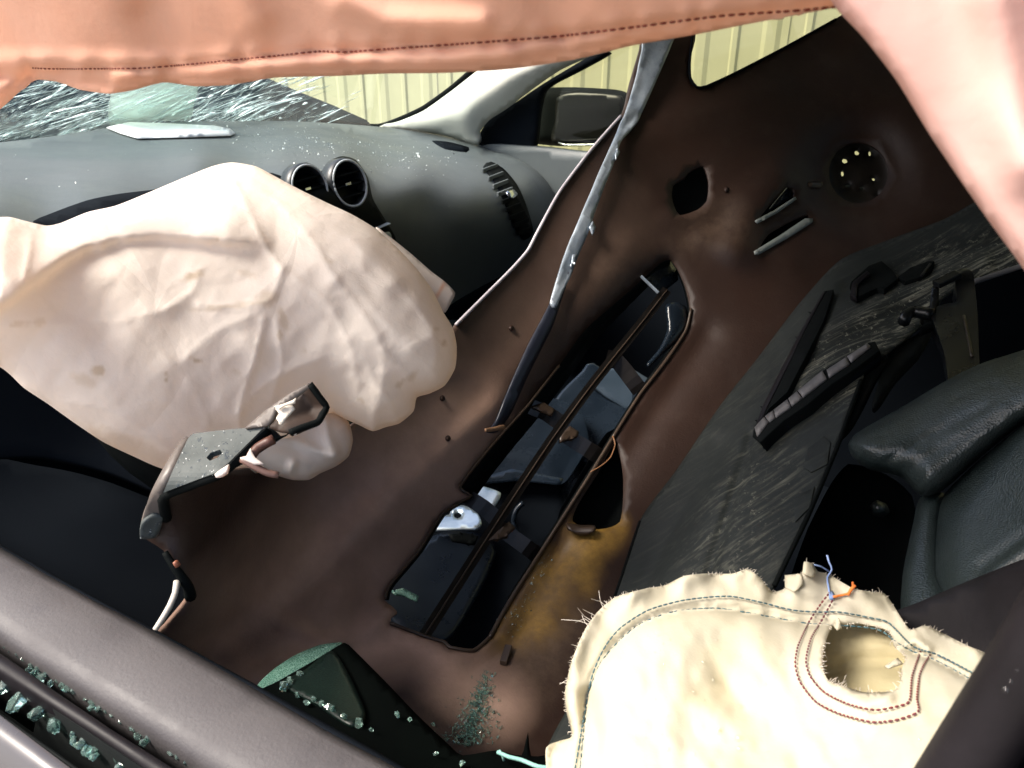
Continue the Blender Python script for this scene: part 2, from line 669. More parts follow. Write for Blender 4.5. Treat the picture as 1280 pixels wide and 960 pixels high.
M['bag'] = cloth('white_airbag_nylon', (.89, .815, .715), (.90, .83, .77), .32, (.97, .80, .66), (.42, .31, .17), crumple=.32)
M['bag_flap'] = cloth('airbag_tether', (.78, .72, .65), (.80, .72, .68), .3, (.8, .6, .5), (.75, .33, .16))
M['curtain'] = cloth('peach_airbag_nylon', (.88, .52, .37), (.88, .57, .44), .42, (1, .68, .48))
M['strip'] = cloth('pink_airbag_nylon', (.80, .50, .43), (.80, .55, .50), .3, (.95, .6, .5))
M['cream'] = cloth('cream_airbag_nylon', (.52, .48, .355), (.54, .505, .41), .2, (.85, .72, .45), (.60, .48, .22), 900, .3, 14)
M['cream_back'] = cloth('olive_airbag_back', (.40, .345, .19), (.50, .44, .28), .15, (.6, .5, .25), None, 900, .3, 14)
M['th_brown'] = plastic('thread_brown', (.20, .035, .02), None, .8)
M['th_green'] = plastic('thread_green', (.04, .085, .11), (.06, .13, .13), .8, 900, .2, 30)
M['th_blue'] = plastic('thread_blue', (.12, .2, .5), (.3, .4, .6), .8)
M['th_red'] = plastic('thread_red', (.16, .022, .02), (.07, .012, .03), .8, 900, .2, 60)
M['th_orange'] = plastic('thread_orange', (.85, .22, .04), None, .8)
M['th_white'] = plastic('thread_white', (.78, .7, .6), None, .8)

x = N('clear_glass_chip'); x.set(col=(.85, .97, .93), trans=.85, rough=.06, ior=1.5, spec=.6); M['chip'] = x.m
x = N('green_glass_crumb'); x.set(col=(.58, .84, .76), trans=.9, rough=.03, ior=1.5); M['crumb'] = x.m
x = N('glass_dust'); x.set(col=(.82, .88, .85), rough=.3, spec=.8); M['dust'] = x.m
x = N('glass_streak'); x.set(col=(.80, .92, .92), rough=.3, spec=.8); M['dust2'] = x.m
x = N('crazed_green_glass')
v = x.voro(620)
f = x.math('MULTIPLY', x.ramp(v, [(.0, (1, 1, 1)), (.16, (0, 0, 0))]), x.noise(120, 4, .7))
x.set(col=x.mix(f, (.055, .145, .11), (.30, .5, .42)), rough=.22, spec=.7, nor=x.bump(v, .6, .001))
M['crazed'] = x.m
x = N('dark_green_glass')
v = x.voro(520)
f = x.math('MULTIPLY', x.ramp(v, [(.0, (.3,) * 3), (.06, (0, 0, 0))]), x.noise(60, 4, .7))
x.set(col=x.mix(f, (.003, .007, .006), (.05, .11, .085)), rough=.35, spec=.2, nor=x.bump(v, .2, .0006))
M['crazed_dark'] = x.m
x = N('mirror_glass')
x.set(col=x.ramp(x.noise(160, 3, .7), [(.66, (.014, .014, .012)), (.74, (.12, .12, .11))]), metal=.5, rough=.3)
M['mirror'] = x.m


def pane_material(name, tint, cracks):
    x = N(name)
    tp = x.n('ShaderNodeBsdfTransparent')
    tp.inputs[0].default_value = (*tint, 1)
    gl = x.n('ShaderNodeBsdfGlossy')
    gl.inputs['Roughness'].default_value = .02
    lw = x.n('ShaderNodeLayerWeight')              # two-sided Schlick reflectance
    lw.inputs[0].default_value = .5
    ms = x.n('ShaderNodeMixShader')
    x.l(x.math('ADD', x.math('MULTIPLY', x.math('POWER', lw.outputs['Facing'], 5.0), .9), .05), ms.inputs[0])
    x.l(tp.outputs[0], ms.inputs[1])
    x.l(gl.outputs[0], ms.inputs[2])
    last = ms.outputs[0]
    if cracks:
        a = x.attr('crack')  # crack streaks plus the glare painted along the lower windscreen
        x.set(col=(.82, .93, .90), rough=.3, spec=.8)
        mm = x.n('ShaderNodeMixShader')
        x.l(a, mm.inputs[0])
        x.l(last, mm.inputs[1])
        x.l(x.b.outputs[0], mm.inputs[2])
        last = mm.outputs[0]
    x.l(last, x.out.inputs[0])
    return x.m


x = N('mint_reflection'); x.set(col=(.88, .93, .90), rough=.4)  # pale mint colour stands in for a reflection in the windscreen
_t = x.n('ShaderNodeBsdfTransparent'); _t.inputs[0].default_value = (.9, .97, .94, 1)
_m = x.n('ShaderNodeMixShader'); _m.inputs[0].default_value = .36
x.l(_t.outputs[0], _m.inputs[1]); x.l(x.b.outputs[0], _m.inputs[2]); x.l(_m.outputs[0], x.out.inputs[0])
M['painted_light'] = x.m
M['windshield'] = pane_material('cracked_windshield', (.86, .94, .92), True)
M['water'] = pane_material('water', (.96, .96, .94), False)
M['side_glass'] = pane_material('tinted_side_glass', (.62, .64, .52), False)

# ground and fence
x = N('yard_concrete')
x.set(col=x.ramp(x.noise(1.6, 8, .65), [(.3, (.20, .19, .17)), (.7, (.33, .31, .28))]), rough=.9, nor=x.bump(x.noise(30, 6), .4, .01))
M['ground'] = x.m
M['fence'] = plastic('cream_sheet_metal', (.47, .46, .29), (.42, .41, .26), .55, 60, .1, 2.5, .4, (.36, .33, .22), .2)

# ------------------------------------------------------------------ setting
g = mesh('ground', [(-80, -80, 0), (80, -80, 0), (80, 80, 0), (-80, 80, 0)], [(0, 1, 2, 3)], M['ground'], None, False)
tag(g, 'pale concrete yard floor under the wrecked car', kind='structure')

fence = empty('corrugated_fence', (3.7, 2.5, 0), 'cream corrugated sheet metal fence seen through the car windows', 'fence')
prof = [(0, 0), (.03, 0), (.05, -.007), (.09, -.007), (.11, 0), (.2, 0), (.21, -.008), (.23, -.008), (.24, 0), (.3, 0)]
for k in range(-3, 12):
    V, F = [], []
    for rep in range(3):
        for (s, dx) in prof:
            V.append((3.7 + dx + (.004 if k % 2 else 0), -1.0 + k * .9 + rep * .3 + s, .05))
    n = len(V)
    V += [(a, b, 2.6) for a, b, _c in V]
    F = [(i, i + 1, n + i + 1, n + i) for i in range(n - 1)]
    o = mesh('metal_sheet', V, F, M['fence'], fence, False)
    solid(o, .002, 0)
for z in (.5, 2.2):
    box('rail', 3.72, 3.77, -4.2, 10.2, z, z + .06, M['fence'], fence)

# ------------------------------------------------------------------ the car
car = empty('wrecked_car', (.9, 0, 0), 'wrecked grey car seen through its driver window with cracked windscreen and bare dashboard', 'car')
Z0 = 1.25
# shell that shuts out the light above, behind and below
roof = box('roof', .2, 1.6, -1.3, .62, Z0 + .13, Z0 + .19, M['headliner'], car, .02)
box('floor_pan', .2, 1.56, -1.3, 1.3, .28, .32, M['dash_dark'], car)
box('firewall', .2, 1.45, 1.28, 1.33, .3, Z0 - .45, M['dash_dark'], car)
box('rear_bulkhead', .2, 1.56, -1.35, -1.3, .3, Z0 - .02, M['dash_dark'], car)
# unseen driver side: pillar and windowless rear door added to block light
box('centre_pillar_light_block', .165, .205, -.20, -.055, .3, Z0 + .16, M['dash_dark'], car, .01)
box('rear_door_light_block', .14, .2, -1.3, -.20, .3, Z0 + .16, M['dash_dark'], car, .02)
# passenger door and window frame
pd = box('passenger_door', 1.5, 1.62, -1.2, 1.05, .3, Z0 - .335, M['dash_dark'], car, .015)
box('door_frame', 1.52, 1.60, -.62, -.46, Z0 - .33, Z0 + .14, M['dash_dark'], car, .01)

# driver door: one section swept along the car, outer skin first
sec = [(.075, -.62), (.07, -.50), (.085, -.40), (.112, -.357), (.1195, -.352), (.1205, -.356), (.1225, -.392), (.1365, -.392),
       (.1375, -.352), (.1385, -.3495), (.1425, -.3495), (.1435, -.352), (.1445, -.385), (.1525, -.385), (.1535, -.353), (.156, -.348), (.162, -.3455),
       (.178, -.345), (.192, -.347), (.2, -.351), (.206, -.358), (.209, -.372), (.212, -.45), (.216, -.9)]


def sweep(name, s, mat, y0=-.5, y1=1.25, parent=car, ny=36, wob=.0006):
    V, F = [], []
    for j in range(ny + 1):
        y = y0 + (y1 - y0) * j / ny
        for i, (a, b) in enumerate(s):
            V.append((a + wob * math.sin(y * 23 + i), y, Z0 + b + wob * math.sin(y * 31 + i * 1.7)))
    n = len(s)
    for j in range(ny):
        for i in range(n - 1):
            F.append((j * n + i, j * n + i + 1, (j + 1) * n + i + 1, (j + 1) * n + i))
    o = mesh(name, V, F, mat, parent, True, None, None)
    return solid(o, .0015, 0)


door = sweep('driver_door', sec[19:], M['dash_dark'])
skin = sweep('door_skin', sec[:5], M['skin'], parent=door)
sweep('window_channel', sec[4:9], M['black'], parent=door)
sweep('weatherstrip', sec[7:14], M['rubber'], parent=door)
sweep('door_trim', sec[13:20], M['sill'], parent=door)

# B pillar seal at right, wet rubber, standing upright just behind the sill
pil = [(1170, 1010), (1202, 962), (1240, 905), (1284, 840), (1324, 778), (1380, 695)]
bp = tube('pillar_seal', [at(a, b, on_x(a, b, .2)) for a, b in spline(pil, 12, False)], .0102, M['rubber'], car, 16)
pt = sheet('pillar_trim', [(1105, 772), (1150, 752), (1215, 724), (1300, 692), (1330, 700), (1330, 900), (1200, 900), (1140, 800)],
           tps([(1105, 772, .52), (1215, 724, .48), (1300, 692, .44), (1330, 900, .42), (1200, 900, .46), (1140, 800, .50)]), M['rubber'], car, (), 14, .006)

# dashboard -----------------------------------------------------
dash_F = tps([(-60, 183, 1.06), (0, 178, 1.10), (100, 165, 1.16), (200, 152, 1.22), (300, 150, 1.23), (450, 157, 1.17), (520, 165, 1.08), (600, 182, .93), (660, 190, .88),
              (-60, 262, .60), (0, 250, .66), (100, 235, .74), (150, 222, .79), (250, 205, .82), (350, 200, .84), (430, 195, .84), (520, 205, .83), (600, 220, .78), (660, 225, .76),
              (-60, 300, .57), (60, 280, .62), (250, 260, .74), (350, 250, .75), (440, 240, .735), (530, 260, .745), (620, 270, .72), (680, 280, .72),
              (300, 340, .73), (440, 320, .735), (540, 330, .742), (640, 330, .735), (560, 400, .75), (450, 420, .75), (680, 380, .76)])


def dash_d(p):
    p = np.atleast_2d(p)
    return dash_F(p) / rays(p)[:, 1]


top_edge = [(-70, 184), (0, 178), (60, 171), (130, 161), (200, 153), (300, 151), (380, 152), (470, 158), (520, 164), (560, 171), (600, 181), (617, 190)]
dash = sheet('dashboard', top_edge + [(680, 200), (740, 205), (740, 300), (700, 420), (560, 460), (300, 440), (200, 330), (75, 283), (-70, 300)], dash_d, M['dash'], car, (), 9, .012)
# instrument hood opening, a dark recess edge above the airbag
hd = [(40, 280), (68, 265), (110, 250), (150, 242), (200, 236), (270, 225), (340, 216), (375, 235), (420, 262), (300, 300), (120, 300)]
sheet('instrument_binnacle', hd, lambda p: dash_d(p) - .006, M['dash_dark'], car, (), 9, .01)
# passenger side of the dash, darker lower roll
lowroll = [(520, 425), (560, 385), (600, 362), (650, 335), (700, 305), (760, 290), (760, 420), (600, 480)]
sheet('glove_box', lowroll, lambda p: dash_d(p) - .012 + .03 * np.clip((p[:, 1] - 360) / 100, 0, 1), M['dash_dark'], car, (), 9, .01)
# driver side lower dash and knee panel
kn = tps([(-60, 420, .62), (250, 500, .72), (-60, 620, .60), (260, 720, .66), (100, 560, .68), (100, 780, .56), (300, 860, .6), (-60, 760, .52)])
sheet('knee_panel', [(-70, 400), (60, 420), (160, 480), (330, 520), (350, 700), (250, 640), (140, 590), (60, 570), (-70, 560)], kn, M['dash_dark'], car, (), 14, .01)
sheet('pedal_box', [(-70, 575), (60, 584), (140, 604), (260, 655), (350, 720), (330, 900), (100, 860), (-70, 770)], lambda p: kn(p) + .05, M['dash_dark'], car, (), 14, .01)
# bezel of the two centre vents
bz = [(352, 222), (364, 207), (384, 203), (403, 214), (412, 201), (428, 195), (445, 200), (460, 222), (466, 248), (480, 272), (494, 296), (494, 312), (470, 310), (430, 280), (380, 256)]
sheet('vent_bezel', bz, lambda p: dash_d(p) - .016, M['black'], car, (), 5, .016)


def vent(px, py, d, rad, tilt):
    c = at(px, py, d)
    ax = Vector((-.04, -1, .26)).normalized()
    s = ax.cross(Vector((0, 0, 1))).normalized()
    u = s.cross(ax)
    pf = [(.86, -.5), (.88, .05), (.93, .16), (.98, .19), (1.03, .15), (1.06, 0), (1.08, -.4)]
    V, F, n = [], [], 40
    for k in range(n):
        t = 2 * math.pi * k / n
        for (r, h) in pf:
            V.append(c + (s * math.cos(t) + u * math.sin(t)) * r * rad + ax * h * rad)
    m_ = len(pf)
    for k in range(n):
        for j in range(m_ - 1):
            F.append((k * m_ + j, k * m_ + j + 1, ((k + 1) % n) * m_ + j + 1, ((k + 1) % n) * m_ + j))
    o = mesh('air_vent', V, F, M['vent'], car, True, None, 'out')
    solid(o, .001, 0)
    # chrome inlay ring, dark bowl, slats
    rg = [c + (s * math.cos(t) + u * math.sin(t)) * rad * .95 + ax * .19 * rad for t in [2 * math.pi * k / 40 for k in range(41)]]
    tube('vent_ring', rg, rad * .05, M['silver'], o, 8)
    V = [c - ax * rad * .45] + [c + (s * math.cos(t) + u * math.sin(t)) * rad * .88 - ax * .35 * rad for t in [2 * math.pi * k / 24 for k in range(24)]]
    mesh('vent_bowl', V, [(0, 1 + k, 1 + (k + 1) % 24) for k in range(24)], M['dash_dark'], o)
    for j in (-.45, 0, .45):
        hw = math.sqrt(1 - j * j) * .86 * rad
        q = c + (u * j) * rad - ax * .06 * rad
        bar('vent_slat', q - s * hw, q + s * hw, rad * .5, rad * .07, M['black'], o, up=(u + ax * .3))
    bar('vent_tab', c - s * rad * .02 + ax * .12 * rad, c + s * rad * .3 + ax * .12 * rad, rad * .22, rad * .14, M['chrome'], o, up=u)
    return o


vent(434, 230, on_y(434, 230, .72), .0315, 0)
vent(384, 236, on_y(384, 236, .725), .0300, 0)
bar('control_trim', at(466, 287, on_y(466, 287, .715)), at(486, 279, on_y(486, 279, .715)), .008, .002, M['silver'], car)
sheet('control_display', [(474, 294), (487, 290), (490, 300), (480, 302)], lambda p: dash_d(p) - .021, M['silver'], car, (), 4, .002)

# passenger end vent with slats
sv = [(604, 208), (614, 202), (630, 211), (646, 230), (658, 256), (667, 290), (655, 300), (643, 282), (634, 258), (622, 232)]
svo = sheet('air_vent', sv, lambda p: dash_d(p) - .006, M['black'], car, (), 5, .008)
for k in range(9):
    t = k / 8
    cx, cy = 612 + 44 * t ** .85, 211 + 78 * t
    a, b = (cx - 9, cy + 3), (cx + 9, cy - 4)
    bar('vent_slat', at(*a, dash_d([a])[0] - .011), at(*b, dash_d([b])[0] - .011), .004, .008, M['dash'] if k < 4 else M['black'], svo)
sheet('vent_tab', [(633, 240), (641, 236), (647, 243), (640, 248)], lambda p: dash_d(p) - .020, M['chrome'], svo, (), 3, .004)
# tweeter grille at the foot of the pillar
sheet('speaker_grille', [(540, 176), (560, 177), (586, 184), (583, 190), (556, 186)], lambda p: dash_d(p) - .003, M['dash_dark'], car, (), 4, .004)

# A pillar and door sail
plr_d = lambda p: 1.46 / rays(p)[:, 0]
pl = [(473, 159), (500, 151), (530, 138), (565, 113), (592, 92), (625, 70), (760, 40), (770, 60), (735, 72), (700, 88), (665, 112), (635, 135), (612, 150), (600, 165), (597, 182), (560, 171), (520, 164)]
sheet('windscreen_pillar', pl, lambda p: plr_d(p) - .04 * np.sin(np.clip(pdist(p, pl, True) / 25, 0, 1.57)), M['pillar'], car, (), 7, .02)
pxtube('windscreen_seal', [(400, 149), (440, 156), (473, 158), (500, 149), (530, 135), (565, 110), (600, 80), (640, 50)], lambda p: plr_d(p) + .03, .006, M['black'], car)
sail = [(597, 185), (599, 168), (612, 149), (640, 131), (680, 104), (720, 80), (752, 62), (760, 68), (725, 88), (690, 106), (678, 116), (672, 140), (666, 186), (640, 190)]
sheet('window_sail', sail, lambda p: 1.50 / rays(p)[:, 0], M['dash_dark'], car, (), 7, .02)
sheet('door_top_trim', [(598, 184), (665, 184), (720, 190), (800, 200), (800, 300), (680, 300), (640, 240)], lambda p: 1.485 / rays(p)[:, 0], M['dash'], car, (), 10, .02)
mesh('side_window', [(1.545, y, z) for y, z in ((-1.2, Z0 - .34), (1.02, Z0 - .34), (.55, Z0 + .14), (-1.2, Z0 + .14))], [(0, 1, 2, 3)], M['side_glass'], car, False)
# outside mirror
mir_d = lambda p: 1.74 / rays(p)[:, 0]
mo = [(668, 178), (672, 150), (676, 118), (684, 110), (720, 109), (770, 112), (786, 118), (786, 140), (778, 172), (770, 181), (710, 183), (690, 182)]
mir = pillow('wing_mirror', mo, lambda p: mir_d(p) + .03, .03, .09, 14, M['black'], car, 5)
sheet('mirror_glass', [(690, 176), (694, 150), (696, 122), (720, 116), (768, 119), (779, 124), (770, 170), (735, 175)], lambda p: mir_d(p) - .002, M['mirror'], mir, (), 5, .003)
pxtube('mirror_trim', [(698, 178), (706, 181), (740, 181), (768, 178)], lambda p: mir_d(p) - .004, .0022, M['chrome'], mir)

# crumpled bonnet beyond the windscreen
hoodp = [(-120, 60), (60, 55), (200, 70), (335, 98), (372, 114), (415, 131), (458, 150), (470, 162), (300, 168), (100, 180), (-120, 200)]
sheet('bonnet', hoodp, lambda p: (1.75 + .1 * fbm(p, 70, 20, 2)) / rays(p)[:, 1], M['bonnet'], car, (), 10, .002, smooth=False)

# windscreen, cracked -------------------------------------------
ws_F = lambda p: 1.25 - .35 * np.clip((170 - p[:, 1]) / 110, 0, 3) * .55


def crack_glare_mask(p):
    # streaks that fan out from the driver side, rising to the right
    a = ridged(p, 5.5, -19, 9, 1)
    b = ridged(p, 11, -26, 7, 4)
    e = ridged(p, 4.0, -13, 10, 7)
    m_ = np.clip((np.maximum(np.maximum(a, b * .95), e * .9) - .55) * 3.5, 0, 1)
    region = np.clip((455 - p[:, 0] - (150 - p[:, 1]) * 1.0) / 90, 0, 1) + .25 * np.clip((560 - p[:, 0]) / 100, 0, 1) * (fbm(p, 9, -18, 8, 2, 3) > .62)
    broken = np.clip((fbm(p, 7, -20, 1.6, 2, 5) - .34) * 5, 0, 1)
    patch = np.clip((fbm(p, 30, -22, 3, 2, 8) - .30) * 4, 0, 1)
    painted_glare = .42 * np.clip((p[:, 1] - 120) / 50, 0, 1)  # glare along the lower glass, painted in with the cracks
    return np.clip(m_ * broken * patch * .2 + painted_glare * patch, 0, 1) * np.clip(region, 0, 1) * .85


v = sheet('windscreen', [(-120, 195), (0, 179), (60, 172), (130, 162), (200, 154), (300, 152), (380, 153), (470, 158), (500, 148), (530, 134), (565, 108), (600, 78), (640, 46), (560, 30), (200, 20), (-120, 40)],
          lambda p: ws_F(p) / rays(p)[:, 1], M['windshield'], car, (), 4, 0, attrs={'crack': crack_glare_mask})
sheet('paper_reflection', [(138, 157), (139, 118), (150, 112), (200, 103), (246, 106), (243, 128), (236, 150), (190, 152)],
      lambda p: ws_F(p) / rays(p)[:, 1] - .006, M['painted_light'], v, (), 6, .0008)  # thin sheet painted as the paper card's reflection in the glass
# loose slivers sticking out of the broken glass
V, F = [], []
rs = np.random.RandomState(5)
for line in range(360):
    x0, y0 = rs.uniform(-40, 440), rs.uniform(95, 185)
    ang = rs.normal(-19, 4) if rs.rand() < .8 else rs.normal(-28, 6)
    run = 0
    while run < rs.uniform(60, 170):
        L = rs.uniform(8, 70) if rs.rand() < .6 else rs.uniform(3, 12)
        px, py = x0 + math.cos(R_(ang)) * run, y0 + math.sin(R_(ang)) * run + rs.normal(0, .7)
        run += L + rs.uniform(0, 10)
        dens = min(1, max(.04, (450 - px + (150 - py) * -.3) / 170)) * (1 if py > 118 or px > 250 else .6)
        if rs.rand() > dens or py > 178 - px * .05 or py < 78 or px > 505:
            continue
        w = rs.choice([.35, .5, .7, 1.0, 1.8], p=[.3, .3, .22, .13, .05])
        p = np.array([[px, py]])
        k = ws_F(p)[0] / rays(p)[0][1]
        c = np.array(at(px, py, k - rs.uniform(.002, .006)))
        a = R_(ang + rs.normal(0, 3))
        dr = _r * math.cos(a) - _u * math.sin(a)
        pr = np.cross(dr, _f)
        h, ww = L * .5 * k / FPX, w * k / FPX
        n = len(V)
        V += [c - dr * h, c + pr * ww + dr * h * rs.uniform(-.5, .5), c + dr * h, c - pr * ww * .8 + dr * h * rs.uniform(-.5, .5), c - _f * .0012, c + _f * .001]
        F += [(n, n + 1, n + 4), (n + 1, n + 2, n + 4), (n + 2, n + 3, n + 4), (n + 3, n, n + 4), (n + 1, n, n + 5), (n + 2, n + 1, n + 5), (n + 3, n + 2, n + 5), (n, n + 3, n + 5)]
tag(mesh('glass_slivers', V, F, M['dust2'], v, False), kind='stuff')

# centre console behind the grille opening
con = sheet('centre_console', [(470, 760), (500, 690), (540, 640), (600, 610), (700, 610), (700, 700), (620, 820), (500, 830)], tps([(470, 760, .92), (540, 640, 1.02), (700, 610, 1.05), (620, 820, .92), (500, 830, .88)]), M['dash_dark'], car, (), 12, .02)
sheet('console_plate', [(541, 662), (546, 650), (556, 639), (568, 631), (584, 633), (598, 643), (602, 654), (596, 661), (580, 661)], tps([(541, 662, .97), (568, 631, 1.0), (600, 655, .97)]), M['plate'], con,
      [[(558 + 5 * math.cos(t), 640 + 4 * math.sin(t)) for t in np.arange(0, 6.28, .8)], [(572 + 5 * math.cos(t), 644 + 4 * math.sin(t)) for t in np.arange(0, 6.28, .8)]], 4, .003)
sheet('shift_plate', [(590, 618), (598, 607), (626, 616), (617, 634), (606, 640), (604, 628)], tps([(590, 618, 1.0), (626, 616, 1.0), (606, 640, .98)]), M['plate'], con, (), 4, .003)
cl = tps([(602, 612, 1.03), (685, 505, 1.10), (726, 560, 1.07), (700, 620, 1.03)])
lid = sheet('console_lid', [(592, 606), (612, 572), (648, 522), (690, 498), (724, 512), (736, 552), (716, 590), (700, 606), (650, 600)], lambda p: cl(p) - .012 * np.clip(pdist(p, [(592, 606), (700, 606), (736, 552)]) / 30, 0, 1), M['console'], con, (), 6, .05, bev=.006)
sheet('lid_front', [(592, 607), (650, 601), (700, 607), (704, 622), (690, 636), (640, 634), (600, 622)], lambda p: cl(p) + .002 + .001 * (p[:, 1] - 606), M['dash_dark'], lid, (), 6, .01, smooth=False)
sheet('lid_step', [(604, 596), (640, 586), (704, 598), (700, 606), (650, 600), (594, 606)], lambda p: cl(p) - .017, M['console'], lid, (), 6, .006, smooth=False)
ct = tps([(690, 560, 1.08), (765, 440, 1.18), (812, 490, 1.15), (750, 580, 1.08)])
tray_ = sheet('console_tray', [(690, 545), (694, 498), (728, 462), (742, 452), (812, 505), (770, 566), (742, 585), (716, 560)], lambda p: ct(p), M['console'], con, (), 7, .04, bev=.005)
sheet('tray_rim', [(738, 478), (752, 462), (786, 458), (815, 476), (808, 492), (786, 512), (760, 496)], lambda p: ct(p) - .015 + .0003 * (p[:, 0] - 740), plastic('light_console', (.045, .066, .092), (.025, .04, .058), .38, 500, .2), tray_, (), 6, .006, smooth=False)
sheet('console_side', [(474, 748), (500, 708), (530, 676), (560, 664), (604, 668), (620, 690), (600, 740), (560, 800), (520, 800)], tps([(474, 748, .88), (530, 676, .97), (620, 690, .99), (560, 800, .88)]), plastic('navy_panel', (.012, .018, .028), (.008, .012, .02), .3, 400, .2, 12, .5), con, (), 8, .01)
sheet('console_notch', [(562, 668), (580, 666), (598, 670), (594, 680), (566, 676)], tps([(562, 668, .955), (598, 670, .965), (570, 680, .95)]), M['black'], con, (), 4, .004, smooth=False)
sheet('torn_label', [(490, 738), (504, 735), (524, 745), (522, 751), (506, 744), (494, 742)], tps([(490, 738, .86), (524, 745, .87), (506, 744, .86)]), M['crazed'], con, (), 3, .002, smooth=False)
cupp = [(660 + 18 * math.cos(t), 652 + 24 * math.sin(t)) for t in np.arange(2.0, 4.6, .2)]
pxtube('cup_ring', cupp, .98, .0035, M['console'], con)

# ------------------------------------------------------------------ driver airbag
bag_out = [(-60, 285), (-20, 274), (10, 271), (35, 277), (58, 282), (75, 279), (110, 265), (145, 257), (185, 241), (230, 222), (265, 208), (290, 203), (320, 208), (345, 221), (375, 237),
           (410, 254), (440, 268), (470, 286), (495, 308), (520, 335), (540, 362), (554, 390), (566, 410), (571, 433), (569, 460), (556, 482), (537, 492), (521, 497), (517, 514), (500, 529), (482, 534), (466, 539), (448, 531),
           (430, 523), (414, 516), (396, 535), (370, 566), (320, 592), (250, 598), (200, 585), (170, 572), (130, 553), (95, 530), (60, 505), (30, 485), (5, 462), (-60, 420)]
bag_d = tps([(-60, 285, .50), (0, 272, .53), (0, 450, .515), (110, 265, .60), (290, 205, .68), (230, 222, .66), (160, 340, .585), (300, 400, .61), (440, 268, .66), (560, 430, .65), (480, 530, .65), (200, 585, .58), (320, 590, .62), (414, 516, .65)])
folds = [([(-20, 400), (20, 370), (60, 342), (105, 314), (150, 301), (200, 298), (260, 303), (325, 310)], .014, 12, 1),
         ([(285, 215), (310, 260), (330, 305), (352, 335)], .009, 9, 0), ([(285, 215), (255, 245), (215, 262), (150, 285)], .006, 8, 0),
         ([(290, 215), (345, 250), (390, 300), (420, 350)], .006, 10, 0), ([(352, 335), (410, 380), (440, 440), (450, 520)], .008, 16, 0),
         ([(420, 350), (460, 400), (480, 450), (470, 530)], .007, 12, 0), ([(440, 300), (500, 360), (540, 410), (545, 470)], .007, 16, 0),
         ([(330, 400), (318, 450), (300, 510), (300, 560)], .007, 9, 0), ([(345, 400), (352, 450), (340, 500)], .006, 9, 0),
         ([(250, 380), (300, 385), (340, 372), (352, 340)], .006, 8, 0), ([(0, 410), (80, 405), (160, 400), (230, 380)], .004, 10, 0),
         ([(300, 515), (330, 480), (365, 462), (400, 450)], .006, 9, 0), ([(200, 440), (240, 480), (260, 530)], .004, 14, 0),
         ([(310, 395), (260, 420), (230, 450)], .005, 14, 0), ([(250, 340), (240, 365), (210, 385)], .005, 9, 0),
         ([(40, 290), (36, 320), (30, 350)], .006, 8, 0), ([(500, 520), (480, 495), (440, 470)], .006, 7, 0), ([(520, 497), (510, 470), (480, 440)], .006, 8, 0),
         ([(60, 500), (130, 510), (200, 550)], .006, 14, 0), ([(120, 540), (180, 545), (230, 575)], .005, 8, 0)]
big_edge = np.array(folds[0][0], float)


def bag_relief(p):
    h = .012 * (fbm(p, 110, 30, 1.6, 3, 2) - .5) + .004 * (fbm(p, 40, -40, 2, 3, 5) - .5)
    h += .0028 * ridged(p, 60, 60, 2.2, 3) * np.clip((p[:, 0] - 280) / 150, .15, 1)
    h += .0013 * ridged(p, 26, 45, 2.4, 6) * np.clip((p[:, 0] - 330) / 150, .1, 1)
    for pts, a, wd, sharp in folds:
        q = spline(pts, 10, False)
        d = pdist(p, q)
        if sharp:
            yl = np.interp(p[:, 0], q[:, 0], q[:, 1]) + 5 * (fbm(p, 22, 0, 1, 2, 14) - .5)
            sg = 1 / (1 + np.exp((p[:, 1] - yl) / 2.6))
            h += a * sg * np.exp(-(d / 60) ** 2) * np.clip((345 - p[:, 0]) / 60, 0, 1) * np.clip((p[:, 0] + 60) / 60, 0, 1)
        else:
            h += .30 * a * np.exp(-d / wd * 1.5)
    return h


smudge = [(242, 345, 14, 5, -25, .8), (25, 405, 14, 4, -5, .5), (48, 403, 8, 5, 0, .5), (122, 463, 9, 6, 0, .8), (105, 475, 16, 8, 20, .4), (245, 450, 8, 2, 20, .9), (208, 472, 1.6, 6, 0, 1.), (285, 383, 45, 3, -6, .5), (334, 372, 14, 10, 0, .5),
          (355, 400, 5, 16, -20, .5), (310, 342, 14, 4, 15, .35), (165, 560, 60, 13, 22, .45), (515, 470, 10, 4, -40, .5), (500, 480, 9, 3, -40, .6), (555, 428, 3, 4, 0, .8), (380, 437, 4, 3, 0, .5), (545, 410, 3, 2, 0, .6),
          (130, 570, 40, 8, 25, .5), (350, 420, 3, 6, 0, .6), (295, 465, 6, 2, 10, .5), (412, 326, 7, 2, 20, .4), (270, 300, 2, 2, 0, .8), (450, 500, 5, 2, 40, .5)]


def bag_stain(p):
    s = np.zeros(len(p))
    nz = fbm(p, 7, 0, 1, 3, 9)
    for (x0, y0, a, b, r, k) in smudge:
        c, si = math.cos(R_(r)), math.sin(R_(r))
        dx, dy = p[:, 0] - x0, p[:, 1] - y0
        e = ((dx * c + dy * si) / a) ** 2 + ((-dx * si + dy * c) / b) ** 2
        s = np.maximum(s, .75 * k * np.clip(1.5 - e - (nz - .5) * 1.6, 0, 1))
    return np.clip(s, 0, 1)


bag = empty('driver_airbag', tuple(at(290, 420, .7)), 'burst white driver airbag slumped over the steering wheel with tan smudges', 'airbag')
pillow('airbag_cushion', bag_out, bag_d, .045, .05, 95, M['bag'], bag, 4, bag_relief, {'stain': bag_stain}, relief_edge=26)
